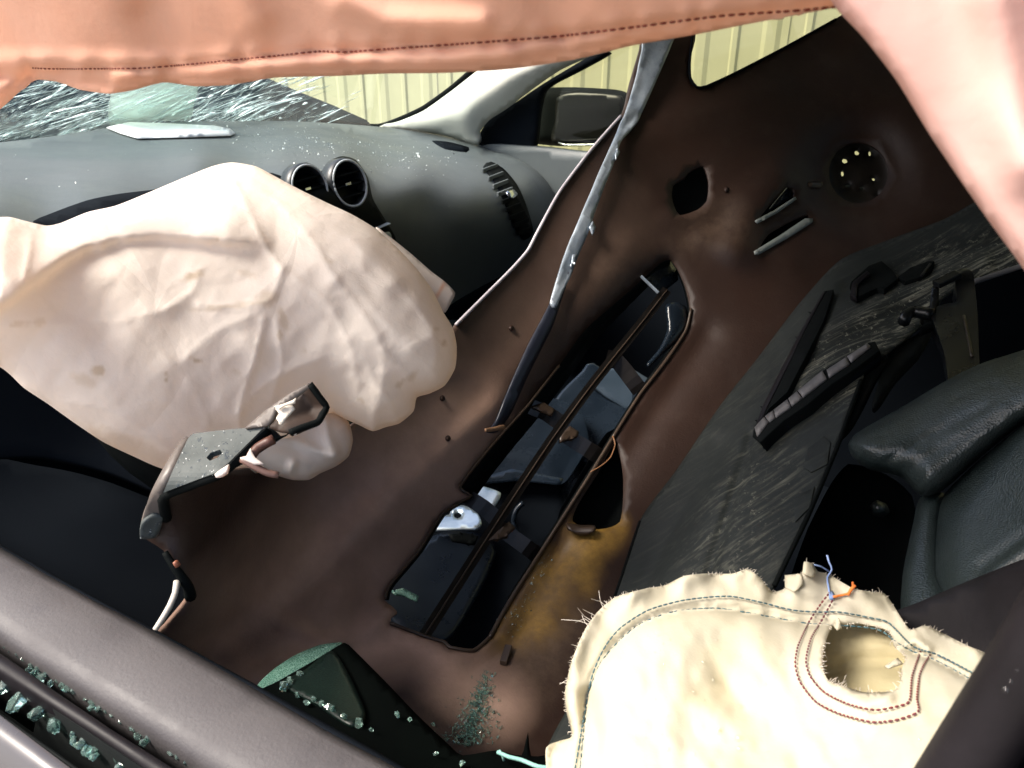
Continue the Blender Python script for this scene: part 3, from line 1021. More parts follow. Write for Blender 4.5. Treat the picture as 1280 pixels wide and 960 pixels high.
# lower lobe hanging behind the torn bumper end
lobe_out = [(300, 560), (330, 530), (380, 505), (415, 510), (436, 528), (441, 550), (436, 570), (420, 583), (400, 592), (386, 600), (366, 600), (348, 595), (328, 588), (308, 580)]
pillow('airbag_lobe', lobe_out, tps([(300, 560, .60), (380, 505, .66), (441, 550, .66), (366, 600, .62)]), .028, .03, 34, M['bag'], bag, 4,
       lambda p: .006 * (fbm(p, 30, 20, 1.5, 3, 11) - .5) + sum(a * np.exp(-(pdist(p, q) / wd) ** 2) for q, a, wd in
                         (([(405, 520), (410, 550), (420, 570)], .007, 7), ([(420, 572), (370, 552), (330, 545)], .006, 6), ([(360, 596), (366, 580)], .006, 5))), {'stain': lambda p: bag_stain(p) * 0 + .06})
# pale tether flap at the right shoulder
flap = [(470, 284), (490, 298), (515, 318), (540, 340), (556, 352), (569, 366), (564, 378), (557, 390), (548, 386), (525, 360), (498, 330)]
sheet('tether_flap', flap, tps([(470, 284, .69), (569, 366, .70), (525, 360, .68)]), M['bag_flap'], bag, (), 4, .0008,
      attrs={'stain': lambda p: np.clip(1.2 - pdist(p, [(556, 354), (541, 376)]) / 4.5 - fbm(p, 9) * .8, 0, 1)})
# steering wheel rim behind it
wc = np.array(at(300, 440, .76))
axw = Vector((-.1, -.85, .5)).normalized()
sw = axw.cross(Vector((0, 0, 1))).normalized()
uw = sw.cross(axw)
tube('steering_wheel', [Vector(wc) + (sw * math.cos(t) + uw * math.sin(t)) * .14 for t in np.linspace(0, 2 * math.pi, 48)], .014, M['black'], car, 10)

# ------------------------------------------------------------------ curtain airbag overhead
cur_low = [(-80, 190), (-20, 152), (8, 130), (26, 113), (42, 100), (70, 102), (100, 112), (135, 117), (165, 113), (205, 103), (245, 108), (290, 106), (345, 97), (420, 95), (480, 92), (560, 91), (640, 86), (720, 74), (790, 57), (860, 45), (930, 31), (1000, 18), (1042, 10), (1080, 2)]
cur_out = cur_low + [(1130, -40), (1100, -120), (640, -130), (200, -130), (-120, -130)]


def cur_d(p):
    p = np.atleast_2d(p)
    X = .285 - .02 * np.clip((60 - p[:, 1]) / 120, 0, 1) + .016 * (fbm(p, 180, 75, 1.8, 2, 3) - .5) + .006 * (fbm(p, 70, 50, 2, 2, 8) - .5)
    X -= .008 * np.exp(-((pdist(p, stl) - 0) / 20) ** 2) * 0
    X += .004 * np.exp(-(pdist(p, stl) / 6) ** 2)
    dl = pdist(p, cur_low)
    X += .0013 * np.sin(p[:, 0] / 7 + 5 * fbm(p, 50, 0, 1, 2, 77)) * np.exp(-(pdist(p, stl) / 16) ** 2)
    X += .010 * np.exp(-(dl / 14) ** 2)
    for q, a, wd in (([(185, 20), (205, 60), (220, 105)], .006, 26), ([(330, 85), (420, 75), (520, 82), (640, 70)], -.004, 12), ([(430, 0), (480, 25), (600, 30)], -.006, 18), ([(0, 95), (60, 95), (130, 100)], .006, 12), ([(690, 0), (700, 40)], .005, 30), ([(300, -20), (320, 20)], -.006, 25)):
        X += a * np.exp(-(pdist(p, q) / wd) ** 2)
    return X / rays(p)[:, 0]


stl = spline([(40, 85), (60, 86), (110, 86), (180, 85), (240, 80), (300, 74), (350, 69), (400, 64), (430, 65), (500, 60), (600, 53), (700, 45), (800, 33), (900, 20), (1000, 13), (1060, 7)], 12, False)
cur = empty('curtain_airbag', tuple(at(500, 0, .35)), 'peach curtain airbag with one brown stitch line drooping across the top of the window', 'airbag')
sheet('curtain_panel', cur_out, cur_d, M['curtain'], cur, (), 5.5, .0012)
stitches('stitching', stl, cur_d, M['th_brown'], cur, .0024, .0009, .00045, .0022)

strip_out = [(1030, -40), (1042, 6), (1080, 48), (1120, 100), (1160, 165), (1200, 225), (1240, 282), (1268, 320), (1290, 350), (1340, 400), (1340, -60)]


def strip_d(p):
    p = np.atleast_2d(p)
    X = .262 + .014 * (fbm(p, 120, 55, 2.2, 2, 4) - .5) + .007 * np.exp(-(pdist(p, strip_out[1:9]) / 10) ** 2)
    X -= .010 * np.exp(-(pdist(p, [(1240, 0), (1270, 120), (1290, 200)]) / 40) ** 2)
    return X / rays(p)[:, 0]


o = sheet('side_curtain_airbag', strip_out, strip_d, M['strip'], None, (), 9, .0012)
tag(o, 'plain pink side airbag cloth stretched down the right edge of the window', 'airbag')

# ------------------------------------------------------------------ bumper cover
bum_d0 = tps([(178, 665, .515), (205, 620, .50), (235, 575, .52), (286, 578, .545), (235, 745, .525), (190, 805, .56), (300, 650, .60), (300, 800, .63), (350, 600, .69), (450, 650, .75), (450, 560, .755), (570, 405, .87), (500, 500, .80),
              (680, 280, .98), (780, 143, 1.10), (850, 60, 1.15), (1045, 22, 1.22), (640, 900, .66), (560, 700, .79), (700, 560, .90), (840, 400, 1.02), (950, 300, 1.07), (1080, 220, 1.12), (1220, 230, 1.08),
              (800, 640, .86), (690, 925, .655), (900, 510, .955), (1000, 380, 1.03), (1120, 297, 1.07), (430, 900, .63), (300, 900, .6), (600, 820, .72), (420, 780, .70), (740, 200, 1.04), (900, 200, 1.11)])
grille = [(481, 750), (496, 764), (488, 778), (533, 795), (555, 801), (560, 808), (592, 812), (614, 795), (637, 750), (675, 690), (712, 632), (766, 545), (800, 491), (830, 450), (856, 412), (862, 386), (856, 358), (846, 335), (838, 325), (826, 329), (789, 362), (732, 412), (699, 457), (659, 508),
          (630, 540), (600, 575), (575, 609), (589, 620), (570, 630), (552, 643), (524, 688), (491, 727), (483, 740)]
hexh = [(840, 246), (842, 231), (857, 222), (862, 215), (879, 207), (886, 226), (884, 250), (872, 262), (850, 269), (843, 258)]
slot_a = [(946, 278), (961, 258), (984, 233), (992, 235), (993, 248), (970, 262)]
slot_b = [(950, 312), (960, 294), (988, 277), (1010, 268), (1015, 275), (985, 294)]
fog = [(1073 + 37 * math.cos(t), 216 + 38 * math.sin(t)) for t in np.linspace(0, 2 * math.pi, 22)[:-1]]
pocket = [(772, 552), (779, 600), (775, 652), (745, 662), (716, 652), (724, 628), (748, 590), (764, 560)]
bum_out = [(176, 668), (186, 645), (203, 617), (235, 577), (270, 590), (310, 586), (350, 578), (400, 560), (480, 500), (545, 440), (570, 405), (605, 370), (640, 335), (660, 312), (672, 290), (700, 238), (740, 185), (777, 143), (787, 105), (800, 60), (806, 30), (868, 36),
           (863, 75), (864, 98), (871, 108), (882, 108), (920, 91), (980, 60), (1045, 23), (1110, -12), (1200, 80), (1300, 230), (1260, 290), (1120, 350), (1030, 430), (950, 540), (870, 640), (810, 760), (750, 900), (720, 1000), (480, 1000), (300, 905), (240, 850), (178, 812), (205, 785), (232, 755), (239, 742), (232, 722), (214, 705), (204, 688)]


def bum_d(p):
    p = np.atleast_2d(p)
    d = bum_d0(p).copy()
    d += .010 * (fbm(p, 160, -50, 2, 2, 12) - .5)
    for q, a, wd in (([(290, 810), (380, 740), (470, 640), (560, 560), (620, 500)], -.012, 16), ([(330, 850), (430, 800), (500, 765)], -.012, 14), ([(240, 770), (330, 690), (450, 610)], .012, 30),
                     ([(400, 830), (440, 790), (475, 700), (560, 620)], .012, 22), ([(640, 470), (700, 400), (780, 320)], -.010, 24), ([(690, 700), (760, 600), (880, 420)], .016, 20),
                     ([(925, 300), (940, 262), (975, 225)], -.030, 28), ([(880, 300), (930, 320), (990, 330)], -.010, 16), ([(835, 270), (850, 275), (890, 262)], -.006, 8), ([(900, 110), (1040, 60)], .012, 20),
                     ([(800, 170), (850, 150), (960, 110)], -.008, 26), ([(590, 840), (640, 800), (700, 690)], .012, 18), ([(500, 790), (560, 815), (600, 815), (640, 780)], -.008, 9),
                     ([(350, 780), (400, 800), (432, 802)], -.008, 7), ([(600, 500), (560, 480), (520, 520)], .006, 14)):
        d += .6 * a * np.exp(-(pdist(p, spline(q, 10, False)) / wd) ** 2)
    dg = pdist(p, grille, True)
    d += .005 * np.exp(-(dg / 9) ** 2)
    df = np.hypot(p[:, 0] - 1073, p[:, 1] - 216)
    d += .03 * np.exp(-((df - 37) / 34) ** 2)
    return d


def oil(p):
    n = fbm(p, 26, 55, 1.8, 3, 21)
    band = pdist(p, [(752, 668), (705, 712), (672, 770), (650, 805)])
    return np.clip(1.35 - band / 34 - (n - .5) * 1.6, 0, 1) * np.clip((830 - p[:, 1]) / 40, 0, 1)


def mud(p):
    n = fbm(p, 60, -50, 2, 4, 22)
    a = np.clip(1.2 - pdist(p, [(590, 870), (640, 830), (690, 760)]) / 70, 0, 1) + np.clip(1 - pdist(p, [(560, 590), (530, 660)]) / 40, 0, 1) + .8 * np.clip(1 - pdist(p, [(640, 380), (900, 290)]) / 60, 0, 1)
    return np.clip(a * (n * 2 - .5), 0, 1)


def painted_light(p):  # mask for the light painted on the bumper's left side
    n = fbm(p, 70, -50, 2.5, 4, 33)
    a = np.clip(1.3 - pdist(p, [(270, 850), (370, 760), (450, 660), (540, 570)]) / 105, 0, 1) + np.clip(1 - pdist(p, [(400, 830), (520, 800), (620, 880)]) / 60, 0, 1) + .25 * np.clip(1 - pdist(p, [(520, 560), (640, 420), (740, 270)]) / 90, 0, 1)
    return np.clip(a * (.45 + .5 * n), 0, 1)


bum = empty('bumper_cover', tuple(at(560, 700, .85)), 'torn off brown black bumper cover lying inside out across the cabin with grille opening', 'bumper')
shell = sheet('bumper_shell', bum_out, bum_d, M['bumper'], bum, [grille, hexh, slot_a, slot_b, fog, pocket], 8, .0035, attrs={'stain': oil, 'mud': mud, 'painted_light': painted_light})
edge_q = lambda q, name, r, mat, dd=.002: pxtube(name, q, lambda p: bum_d(p) - dd, r, mat, bum)
edge_q([(570, 406), (605, 371), (640, 336), (660, 313), (672, 290), (700, 239), (740, 186), (776, 145)], 'torn_edge', .0021, M['rim'])
edge_q(grille[22:30], 'grille_lip', .0017, M['bumper_edge'])
edge_q([(612, 797), (637, 752), (675, 692), (712, 634), (740, 590), (766, 547)], 'grille_lip', .0022, M['bumper_edge'])
edge_q([(488, 779), (533, 796), (556, 803), (562, 809), (592, 813), (612, 797)], 'grille_lip', .0018, M['bumper_edge'])
edge_q([(482, 748), (484, 738), (491, 727), (524, 688), (552, 643), (572, 631)], 'grille_lip', .0015, M['bumper_edge'])
edge_q([(766, 547), (800, 493), (832, 452), (857, 414), (864, 386)], 'grille_lip', .0020, M['bumper_edge'])
edge_q([(866, 42), (862, 78), (863, 98), (871, 109), (883, 108), (920, 91), (980, 60), (1045, 24)], 'lamp_opening_lip', .002, M['dash_dark'])
# inner walls of the opening, dark returns running away from the viewer
for nm, q in (('grille_return', grille[8:18]), ('grille_return', grille[18:27]), ('grille_return', grille[26:33] + [grille[0]])):
    qq = spline(q, 8, False)
    d1 = bum_d(qq)
    A = CAM + rays(qq) * (d1 + .001)[:, None]
    cen = spline([(560, 760), (700, 560), (830, 370)], 20, False)
    B = []
    for p in qq:
        cc = cen[np.argmin(((cen - p) ** 2).sum(1))]
        left = (p[0] - 560) * .83 + (p[1] - 760) * .56 < 0 or p[1] - 760 < -(p[0] - 560) * 1.48
        t = p + (cc - p) * (.30 if left and p[1] < 612 else .05)
        B.append(np.array(at(t[0], t[1], bum_d([t])[0] + .055)))
    V = list(A) + B
    n = len(A)
    solid(mesh(nm, V, [(i, i + 1, n + i + 1, n + i) for i in range(n - 1)], M['black'], bum, True, None, 'cam'), .002, 0)

# long rail down the middle of the grille and its four cross webs
rail = [(527, 800), (565, 741), (609, 672), (652, 606), (693, 545), (730, 494), (766, 448), (800, 406), (834, 362)]


def strip_bar(name, q, w0, w1, dd, deep, mat, edge=None):
    """a web standing on edge: visible narrow face in front, depth behind"""
    q = spline(q, 9, False)
    V, F = [], []
    n = len(q)
    for i, p in enumerate(q):
        t = q[min(i + 1, n - 1)] - q[max(i - 1, 0)]
        t /= np.linalg.norm(t)
        nn = np.array([-t[1], t[0]])
        hw = (w0 + (w1 - w0) * i / (n - 1)) / 2
        d = bum_d([p])[0] + dd
        for s, e in ((-1, 0), (1, 0), (1, deep), (-1, deep)):
            V.append(np.array(at(p[0] + nn[0] * hw * s, p[1] + nn[1] * hw * s, d + e)))
    for i in range(n - 1):
        for k in range(4):
            F.append((i * 4 + k, i * 4 + (k + 1) % 4, i * 4 + 4 + (k + 1) % 4, i * 4 + 4 + k))
    F += [(0, 1, 2, 3), tuple((n - 1) * 4 + k for k in (3, 2, 1, 0))]
    o = mesh(name, V, F, mat, bum, False, None, 'out')
    if edge:
        pxtube(name + '_edge', q - np.array([2.0, 1.2]) * 0 , lambda p: bum_d(p) + dd - .001, edge[0], edge[1], o, smooth=False, step=9)
    return o


strip_bar('grille_rail', rail, 15, 12, .004, .035, M['web'], (.0008, M['bumper_edge']))
for q in ([(586, 622), (604, 634), (622, 650)], [(660, 507), (684, 517), (706, 533)], [(630, 664), (650, 678), (672, 694)], [(706, 544), (726, 556), (750, 571)], [(758, 446), (772, 452), (800, 488)]):
    strip_bar('grille_web', q, 19, 21, .010, .03, M['web'])
# triangular gussets where webs meet the rail
for q in ([(622, 664), (636, 652), (645, 660), (630, 672), (610, 676)], [(700, 545), (712, 532), (724, 540), (722, 546), (700, 553)], [(664, 508), (680, 503), (694, 512), (690, 520)]):
    sheet('grille_gusset', q, lambda p: bum_d(p) + .004, M['bumper_edge'], bum, (), 4, .004, smooth=False)
# grey end cap at the top of the opening and pale curved bracket
sheet('grille_end_cap', [(801, 345), (820, 333), (838, 326), (846, 338), (848, 350), (828, 366), (822, 364)], lambda p: bum_d(p) + .006 + .0012 * (p[:, 0] - 801) * .4, M['console'], bum, (), 4, .003, smooth=False)
bar('grille_clip', at(801, 345, bum_d([(801, 345)])[0] - .001), at(823, 366, bum_d([(823, 366)])[0] - .001), .0022, .004, M['lip'], bum)
pillow('grille_bracket', [(832, 382), (846, 378), (858, 384), (860, 405), (848, 425), (826, 445), (812, 459), (808, 455), (824, 436), (834, 412)], lambda p: bum_d(p) + .004, .006, .01, 9, M['console'], bum, 3)
sheet('grille_tab', [(708, 654), (726, 656), (744, 657), (740, 666), (726, 670), (714, 664)], lambda p: bum_d(p) - .006 - .008 * np.sin(np.clip((p[:, 1] - 654) / 16 * 3.1, 0, 3.1)), M['bumper_edge'], bum, (), 3, .003)
pxtube('wire', [(766, 545), (769, 556), (763, 572), (752, 582), (738, 590)], lambda p: bum_d(p) - .004, .0008, plastic('copper_wire', (.3, .14, .06)), bum)
bar('moulding_pin', at(629, 829, bum_d([(629, 829)])[0] - .005), at(636, 808, bum_d([(636, 808)])[0] - .006), .007, .005, M['bumper_edge'], bum)
for (a, b) in ((639, 410), (560, 548), (553, 498), (908, 237)):
    q = [(a + 3.5 * math.cos(t), b + 4 * math.sin(t)) for t in np.arange(0, 6.28, .9)]
    pillow('moulding_stud', q, lambda p: bum_d(p) - .001, .004, .001, 3.5, M['bumper'], bum, 2)

# fog lamp recess: two pale slats and a cup pierced by small holes
for nm, q, t in (('fog_slat', [(945, 275), (970, 262), (994, 246), (996, 249), (972, 266), (948, 279)], .006), ('fog_slat', [(944, 313), (975, 294), (1006, 273), (1016, 273), (1016, 277), (985, 297), (950, 317), (945, 317)], .008)):
    sheet(nm, q, lambda p: bum_d(p) - .004, plastic('grey_slat', (.26, .29, .27), (.2, .23, .22), .4), bum, (), 4, t, smooth=False)
sheet('fog_bracket', [(962, 262), (978, 242), (988, 231), (992, 236), (990, 246), (970, 258)], lambda p: bum_d(p) + .015, M['console'], bum, (), 4, .003)
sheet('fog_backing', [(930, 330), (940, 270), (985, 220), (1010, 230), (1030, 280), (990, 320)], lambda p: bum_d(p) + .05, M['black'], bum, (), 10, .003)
dots = [(1056, 201, 3.6, 3.2), (1071, 191, 3, 3), (1087, 192, 1.6, 3.2), (1053, 217, 1.8, 3.6), (1060, 232, 4, 2.4), (1077, 235, 2.8, 2.2), (1092, 224, 2, 2), (1098, 244, 4, 1.6)]
hl = [[(a + rx * math.cos(t), b + ry * math.sin(t)) for t in np.arange(0, 6.28, .9)] for a, b, rx, ry in dots]
sheet('fog_cup', [(1073 + 46 * math.cos(t), 216 + 47 * math.sin(t)) for t in np.linspace(0, 6.283, 22)[:-1]], lambda p: bum_d(p) + .02 + .03 * np.clip(1 - np.hypot(p[:, 0] - 1073, p[:, 1] - 216) / 46, 0, 1) ** .5, plastic('lamp_cup', (.020, .014, .011), (.010, .008, .007), .5, 200, .3, 40), bum, hl, 6, .002)
sheet('hole_blackout', [(830, 255), (835, 215), (870, 195), (896, 205), (894, 262), (860, 280)], lambda p: bum_d(p) + .03, M['black'], bum, (), 8, .003)  # black sheet added behind the hexagonal hole to keep it dark
sheet('fog_tab', [(1012, 227), (1028, 227), (1027, 234), (1014, 234)], lambda p: bum_d(p) - .004, M['bumper_edge'], bum, (), 4, .003)
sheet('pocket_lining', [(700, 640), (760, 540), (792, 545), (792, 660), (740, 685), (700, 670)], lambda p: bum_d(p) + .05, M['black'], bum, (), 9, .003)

# painted lip along the upper rim, folded over
lip_out = [(806, 40), (803, 62), (797, 90), (786, 128), (779, 148), (768, 172), (756, 200), (742, 232), (728, 265), (714, 298), (705, 322), (698, 345), (688, 378), (695, 385), (705, 362), (714, 344), (722, 322), (735, 292), (745, 262), (757, 230), (767, 205), (776, 178), (790, 160), (800, 146), (812, 120), (826, 88), (838, 60), (843, 40)]


def lip_d(p):
    return bum_d(p) - .012 + .006 * (fbm(p, 16, 110, 2, 2, 31) - .5) + .006 * np.exp(-(pdist(p, [(800, 142), (778, 160)]) / 5) ** 2)


sheet('painted_lip', lip_out, lip_d, M['lip'], bum, (), 4, .003)
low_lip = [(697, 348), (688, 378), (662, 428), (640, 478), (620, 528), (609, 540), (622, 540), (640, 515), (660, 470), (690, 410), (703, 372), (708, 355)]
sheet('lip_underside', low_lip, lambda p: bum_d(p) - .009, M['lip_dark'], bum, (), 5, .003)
for q in ([(737, 284), (741, 276), (745, 284), (741, 294)], [(716, 318), (721, 318), (718, 332), (714, 334)], [(769, 192), (773, 184), (775, 190), (770, 200)]):
    sheet('lip_chip', q, lambda p: bum_d(p) - .016, M['lip'], bum, (), 3, .002, smooth=False)
sheet('lip_shred', [(607, 536), (622, 533), (630, 531), (632, 536), (618, 539), (608, 540)], lambda p: bum_d(p) - .012, M['th_orange'] if False else plastic('tan_shred', (.4, .22, .12)), bum, (), 3, .002)

# torn end of the bumper with its mounting flange, standing up in front of the airbag
x = N('chipped_grey_primer')
c = x.ramp(x.noise(60, 5), [(.3, (.048, .056, .055)), (.7, (.075, .085, .083))])
ch = x.ramp(x.noise(210, 3, .75), [(.60, (0, 0, 0)), (.64, (1, 1, 1))])
c = x.mix(ch, c, (.03, .04, .05))
c = x.mix(x.ramp(x.noise(330, 3, .7), [(.66, (0, 0, 0)), (.7, (1, 1, 1))]), c, (.7, .72, .72))
x.set(col=c, rough=.62, spec=.3, nor=x.bump(ch, .4, .001))
M['primer'] = x.m
M['greige'] = plastic('bare_bumper_end', (.12, .10, .088), (.09, .075, .066), .5, 300, .2, 30)
fl = tps([(178, 655, .50), (204, 655, .507), (204, 616, .482), (235, 548, .50), (241, 542, .50), (333, 532, .488), (270, 592, .47), (306, 536, .49), (387, 480, .495), (408, 509, .50), (345, 530, .485)])
flange = sheet('end_flange', [(235, 548), (241, 542), (272, 538), (306, 535), (333, 531), (312, 552), (286, 578), (272, 590), (240, 602), (204, 616), (216, 588)], fl, M['primer'], bum,
               [[(258, 572), (263, 566), (275, 562), (278, 566), (272, 572), (262, 576)]], 5, .004, smooth=False, flat=True)
sheet('flange_side', [(177, 657), (182, 635), (190, 612), (208, 578), (226, 550), (236, 547), (217, 587), (203, 615), (206, 635), (204, 650), (196, 672), (176, 672)], lambda p: fl(p) + .003, M['greige'], flange, (), 5, .004)
sheet('flange_chip', [(177, 656), (190, 645), (203, 648), (200, 662), (192, 673), (175, 673)], lambda p: fl(p) - .001, M['primer'], flange, (), 4, .003)
sheet('channel_wall', [(306, 535), (330, 514), (363, 491), (386, 479), (391, 482), (372, 496), (345, 512), (340, 524), (333, 532)], lambda p: fl(p) - .003, M['greige'], flange, (), 4, .003, smooth=False)
sheet('channel_inside', [(388, 481), (400, 497), (408, 509), (402, 520), (398, 527), (380, 534), (363, 541), (348, 540), (333, 533), (346, 524), (352, 512), (372, 496)], lambda p: fl(p) + .010 + .012 * np.clip(pdist(p, [(388, 481), (408, 509), (398, 527), (363, 541)]) / 14, 0, 1), plastic('channel_brown', (.04, .025, .019), (.016, .011, .009), .6, 200, .3, 60, .25), flange, (), 4, .003)
pxtube('channel_rim', [(387, 480), (399, 496), (408, 509), (403, 518), (398, 527), (388, 531), (376, 535), (362, 541)], lambda p: fl(p) - .002, .0022, M['black'], flange)
pxtube('flange_return', [(333, 534), (316, 554), (288, 582), (270, 594), (240, 605), (206, 619), (205, 635), (208, 648)], lambda p: fl(p) + .006, .0035, M['black'], flange)
sheet('channel_rib', [(333, 534), (350, 545), (362, 541), (340, 552), (318, 566), (304, 575), (290, 582), (312, 556)], lambda p: fl(p) + .010, M['black'], flange, (), 4, .004)
sheet('torn_flap', [(344, 511), (352, 506), (363, 503), (369, 511), (360, 520), (351, 531), (345, 523), (349, 517)], lambda p: fl(p) - .004 + .002 * fbm(p, 6), M['th_white'], flange, (), 3, .0015, smooth=False)
sheet('torn_flap', [(343, 508), (354, 505), (366, 500), (370, 497), (369, 504), (356, 507), (348, 512)], lambda p: fl(p) - .006, M['th_white'], flange, (), 3, .001, smooth=False)
for q in ([(300, 572), (308, 570), (313, 560), (316, 567), (319, 572), (330, 580), (318, 580), (308, 575)], [(268, 593), (274, 588), (286, 580), (284, 590), (276, 596), (270, 597)], [(366, 541), (372, 539), (370, 545)]):
    sheet('torn_flap', q, lambda p: fl(p) - .002, M['bag_flap'], flange, (), 3, .003, smooth=False, attrs={'stain': lambda p: np.zeros(len(p))})
pxtube('torn_strip', [(302, 574), (318, 583), (334, 591), (348, 594)], lambda p: fl(p) + .002, .0022, plastic('pink_brown_strip', (.19, .105, .085)), flange)
pxtube('torn_strip', [(314, 570), (322, 560), (334, 553), (342, 549)], lambda p: fl(p) + .004, .0032, plastic('red_brown_strip', (.10, .04, .028)), flange)
pxtube('flange_tail', [(206, 690), (216, 706), (228, 722), (236, 735), (238, 746)], lambda p: bum_d(p) - .004, .004, M['black'], flange, taper=(.5, 1))
sheet('tail_chip', [(216, 704), (222, 700), (226, 706), (220, 710)], lambda p: bum_d(p) - .012, plastic('rust_chip', (.3, .1, .05)), flange, (), 3, .002)

# pale plastic cord
o = pxtube('plastic_cord', [(221, 727), (219, 741), (212, 758), (200, 778), (188, 796), (176, 812)], lambda p: np.linspace(.515, .475, len(p)), .0019, plastic('pale_cord', (.62, .58, .52), None, .5), None, taper=(1.15, .8))
tag(o, 'bent pale plastic cord hanging beside the torn bumper end', 'cord')

# ------------------------------------------------------------------ undertray
tray_d0 = tps([(690, 925, .62), (740, 830, .67), (800, 650, .815), (900, 505, .91), (960, 435, .95), (1050, 325, 1.01), (1120, 297, 1.02), (1230, 245, 1.0), (1300, 230, .97), (1290, 332, .88), (1175, 370, .90), (1150, 400, .88), (1075, 480, .80), (1050, 545, .755), (965, 730, .65), (850, 930, .57), (900, 650, .74), (1000, 470, .86)])
tray_out = [(684, 935), (712, 880), (740, 820), (770, 740), (800, 650), (845, 588), (900, 507), (945, 450), (1000, 378), (1050, 325), (1110, 300), (1180, 274), (1230, 247), (1310, 225), (1310, 322), (1282, 330), (1215, 352), (1178, 372), (1165, 392), (1135, 420), (1105, 443), (1085, 455), (1072, 490), (1052, 540), (1045, 560), (1012, 640), (968, 730), (900, 860), (850, 960), (690, 975)]


def tray_d(p):
    p = np.atleast_2d(p)
    d = tray_d0(p) + .012 * (fbm(p, 90, -40, 2.5, 3, 41) - .5)
    for q, a, wd in (([(940, 545), (910, 640), (885, 720)], .006, 7), ([(1000, 440), (1100, 380), (1230, 330)], -.010, 12), ([(1060, 360), (1180, 320), (1280, 290)], .010, 10), ([(900, 560), (830, 680), (760, 830)], .008, 18)):
        d += a * np.exp(-(pdist(p, q) / wd) ** 2)
    return d


scuff = lambda p: np.clip(1.15 - pdist(p, [(1040, 460), (1110, 410), (1180, 350), (1280, 325)]) / 55, 0, 1) + .35 * np.clip(1 - pdist(p, [(960, 600), (900, 720)]) / 70, 0, 1)
streak = lambda p: np.clip((np.maximum(fbm(p, 6, -27, 9, 3, 44), fbm(p, 14, -33, 5, 3, 47) * .97) - .5) * 4.5, 0, 1)
tray = empty('undertray', tuple(at(900, 700, .8)), 'scuffed dark grey plastic undertray lying beside the black leather seat with broken brackets', 'panel')
sheet('tray_panel', tray_out, tray_d, M['tray'], tray, (), 4.5, .004, attrs={'scuff': scuff, 'streak': streak})
pxtube('tray_edge', [(1076, 476), (1060, 520), (1046, 560), (1012, 640), (968, 732)], lambda p: tray_d(p) - .003, .0022, M['black'], tray)
pxtube('tray_edge', [(800, 652), (770, 742), (740, 822), (712, 880)], lambda p: tray_d(p) + .001, .0018, M['black'], tray)
pxtube('tray_edge', [(1310, 324), (1282, 331), (1216, 353)], lambda p: tray_d(p) - .002, .003, M['scuffed_bar'], tray)
td = lambda off: (lambda p: tray_d(p) - off)


def prism(name, q, off, thick, mat, parent=tray, step=6, smooth=False):
    return sheet(name, q, td(off), mat, parent, (), step, thick, smooth, bev=.001)


v_ = prism('bracket', [(1030, 364), (1042, 362), (1030, 400), (1010, 440), (984, 490), (962, 510), (944, 540), (956, 508), (980, 460), (1005, 410)], .012, .012, M['black'])
prism('bracket_rim', [(1028, 366), (1032, 364), (1006, 412), (982, 462), (958, 510), (945, 542), (941, 540), (954, 506), (978, 458), (1003, 410)], .014, .01, M['tray'] if False else M['rubber'], v_)
o = prism('channel_bar', [(943, 532), (960, 516), (985, 498), (1010, 478), (1030, 462), (1060, 444), (1085, 428), (1094, 426), (1100, 438), (1070, 460), (1040, 480), (1010, 505), (980, 525), (950, 553), (940, 546)], .022, .024, M['black'])
# its cracked top face in separate broken lengths
segs = [[(943, 534), (955, 521), (960, 527), (946, 545)], [(956, 520), (966, 513), (968, 522), (961, 527)], [(967, 512), (984, 499), (988, 508), (969, 521)], [(985, 498), (996, 489), (1002, 497), (989, 507)], [(997, 488), (1028, 463), (1033, 473), (1003, 496)],
        [(1033, 462), (1058, 446), (1062, 454), (1036, 471)], [(1059, 445), (1084, 429), (1089, 433), (1064, 452)]]
for q in segs:
    sheet('broken_strip', q, lambda p: tray_d(p) - .0245 - random.random() * .0015, M['scuffed_bar'], o, (), 5, .003, smooth=False)
sheet('bar_underside', [(950, 553), (980, 526), (1010, 506), (1040, 481), (1070, 461), (1100, 440), (1102, 446), (1070, 468), (1040, 488), (1010, 512), (978, 536), (952, 556)], td(.010), M['dash_dark'], o, (), 5, .01, smooth=False)
sheet('edge_strut', [(1100, 440), (1110, 450), (1096, 470), (1080, 500), (1062, 530), (1046, 545), (1060, 510), (1076, 476)], td(-.006), M['black'], tray, (), 5, .008)
sheet('edge_strut', [(1112, 440), (1150, 415), (1160, 396), (1164, 410), (1148, 440), (1120, 470), (1100, 500), (1090, 505)], td(-.012), M['black'], tray, (), 6, .01)
prism('edge_clip', [(1010, 560), (1030, 545), (1038, 552), (1034, 580), (1014, 590), (1004, 584)], .002, .004, M['tray'])
prism('edge_clip', [(992, 624), (1018, 608), (1012, 634), (994, 652)], .002, .004, M['tray'])
# hook post
hk = sheet('hook_post', [(1196, 338), (1206, 335), (1216, 340), (1219, 360), (1222, 400), (1224, 450), (1226, 490), (1190, 490), (1180, 440), (1166, 400), (1160, 388), (1180, 380), (1196, 376), (1194, 352)], td(.045), M['black_gloss'], tray, (), 5, .03, bev=.002)
sheet('hook_frame', [(1162, 388), (1165, 360), (1168, 354), (1174, 358), (1172, 378), (1166, 392)], td(.047), M['black_gloss'], hk, (), 4, .02)
bar('hook_bridge', at(1170, 356, tray_d([(1170, 356)])[0] - .05), at(1198, 342, tray_d([(1198, 342)])[0] - .05), .012, .006, M['black_gloss'], hk)
pxtube('hook_finger', [(1166, 393), (1152, 391), (1140, 390), (1133, 394), (1130, 402)], td(.045), .0065, M['black_gloss'], hk)
sheet('hook_web', [(1150, 394), (1164, 394), (1172, 400), (1150, 410), (1156, 402)], td(.035), M['black'], hk, (), 4, .01)
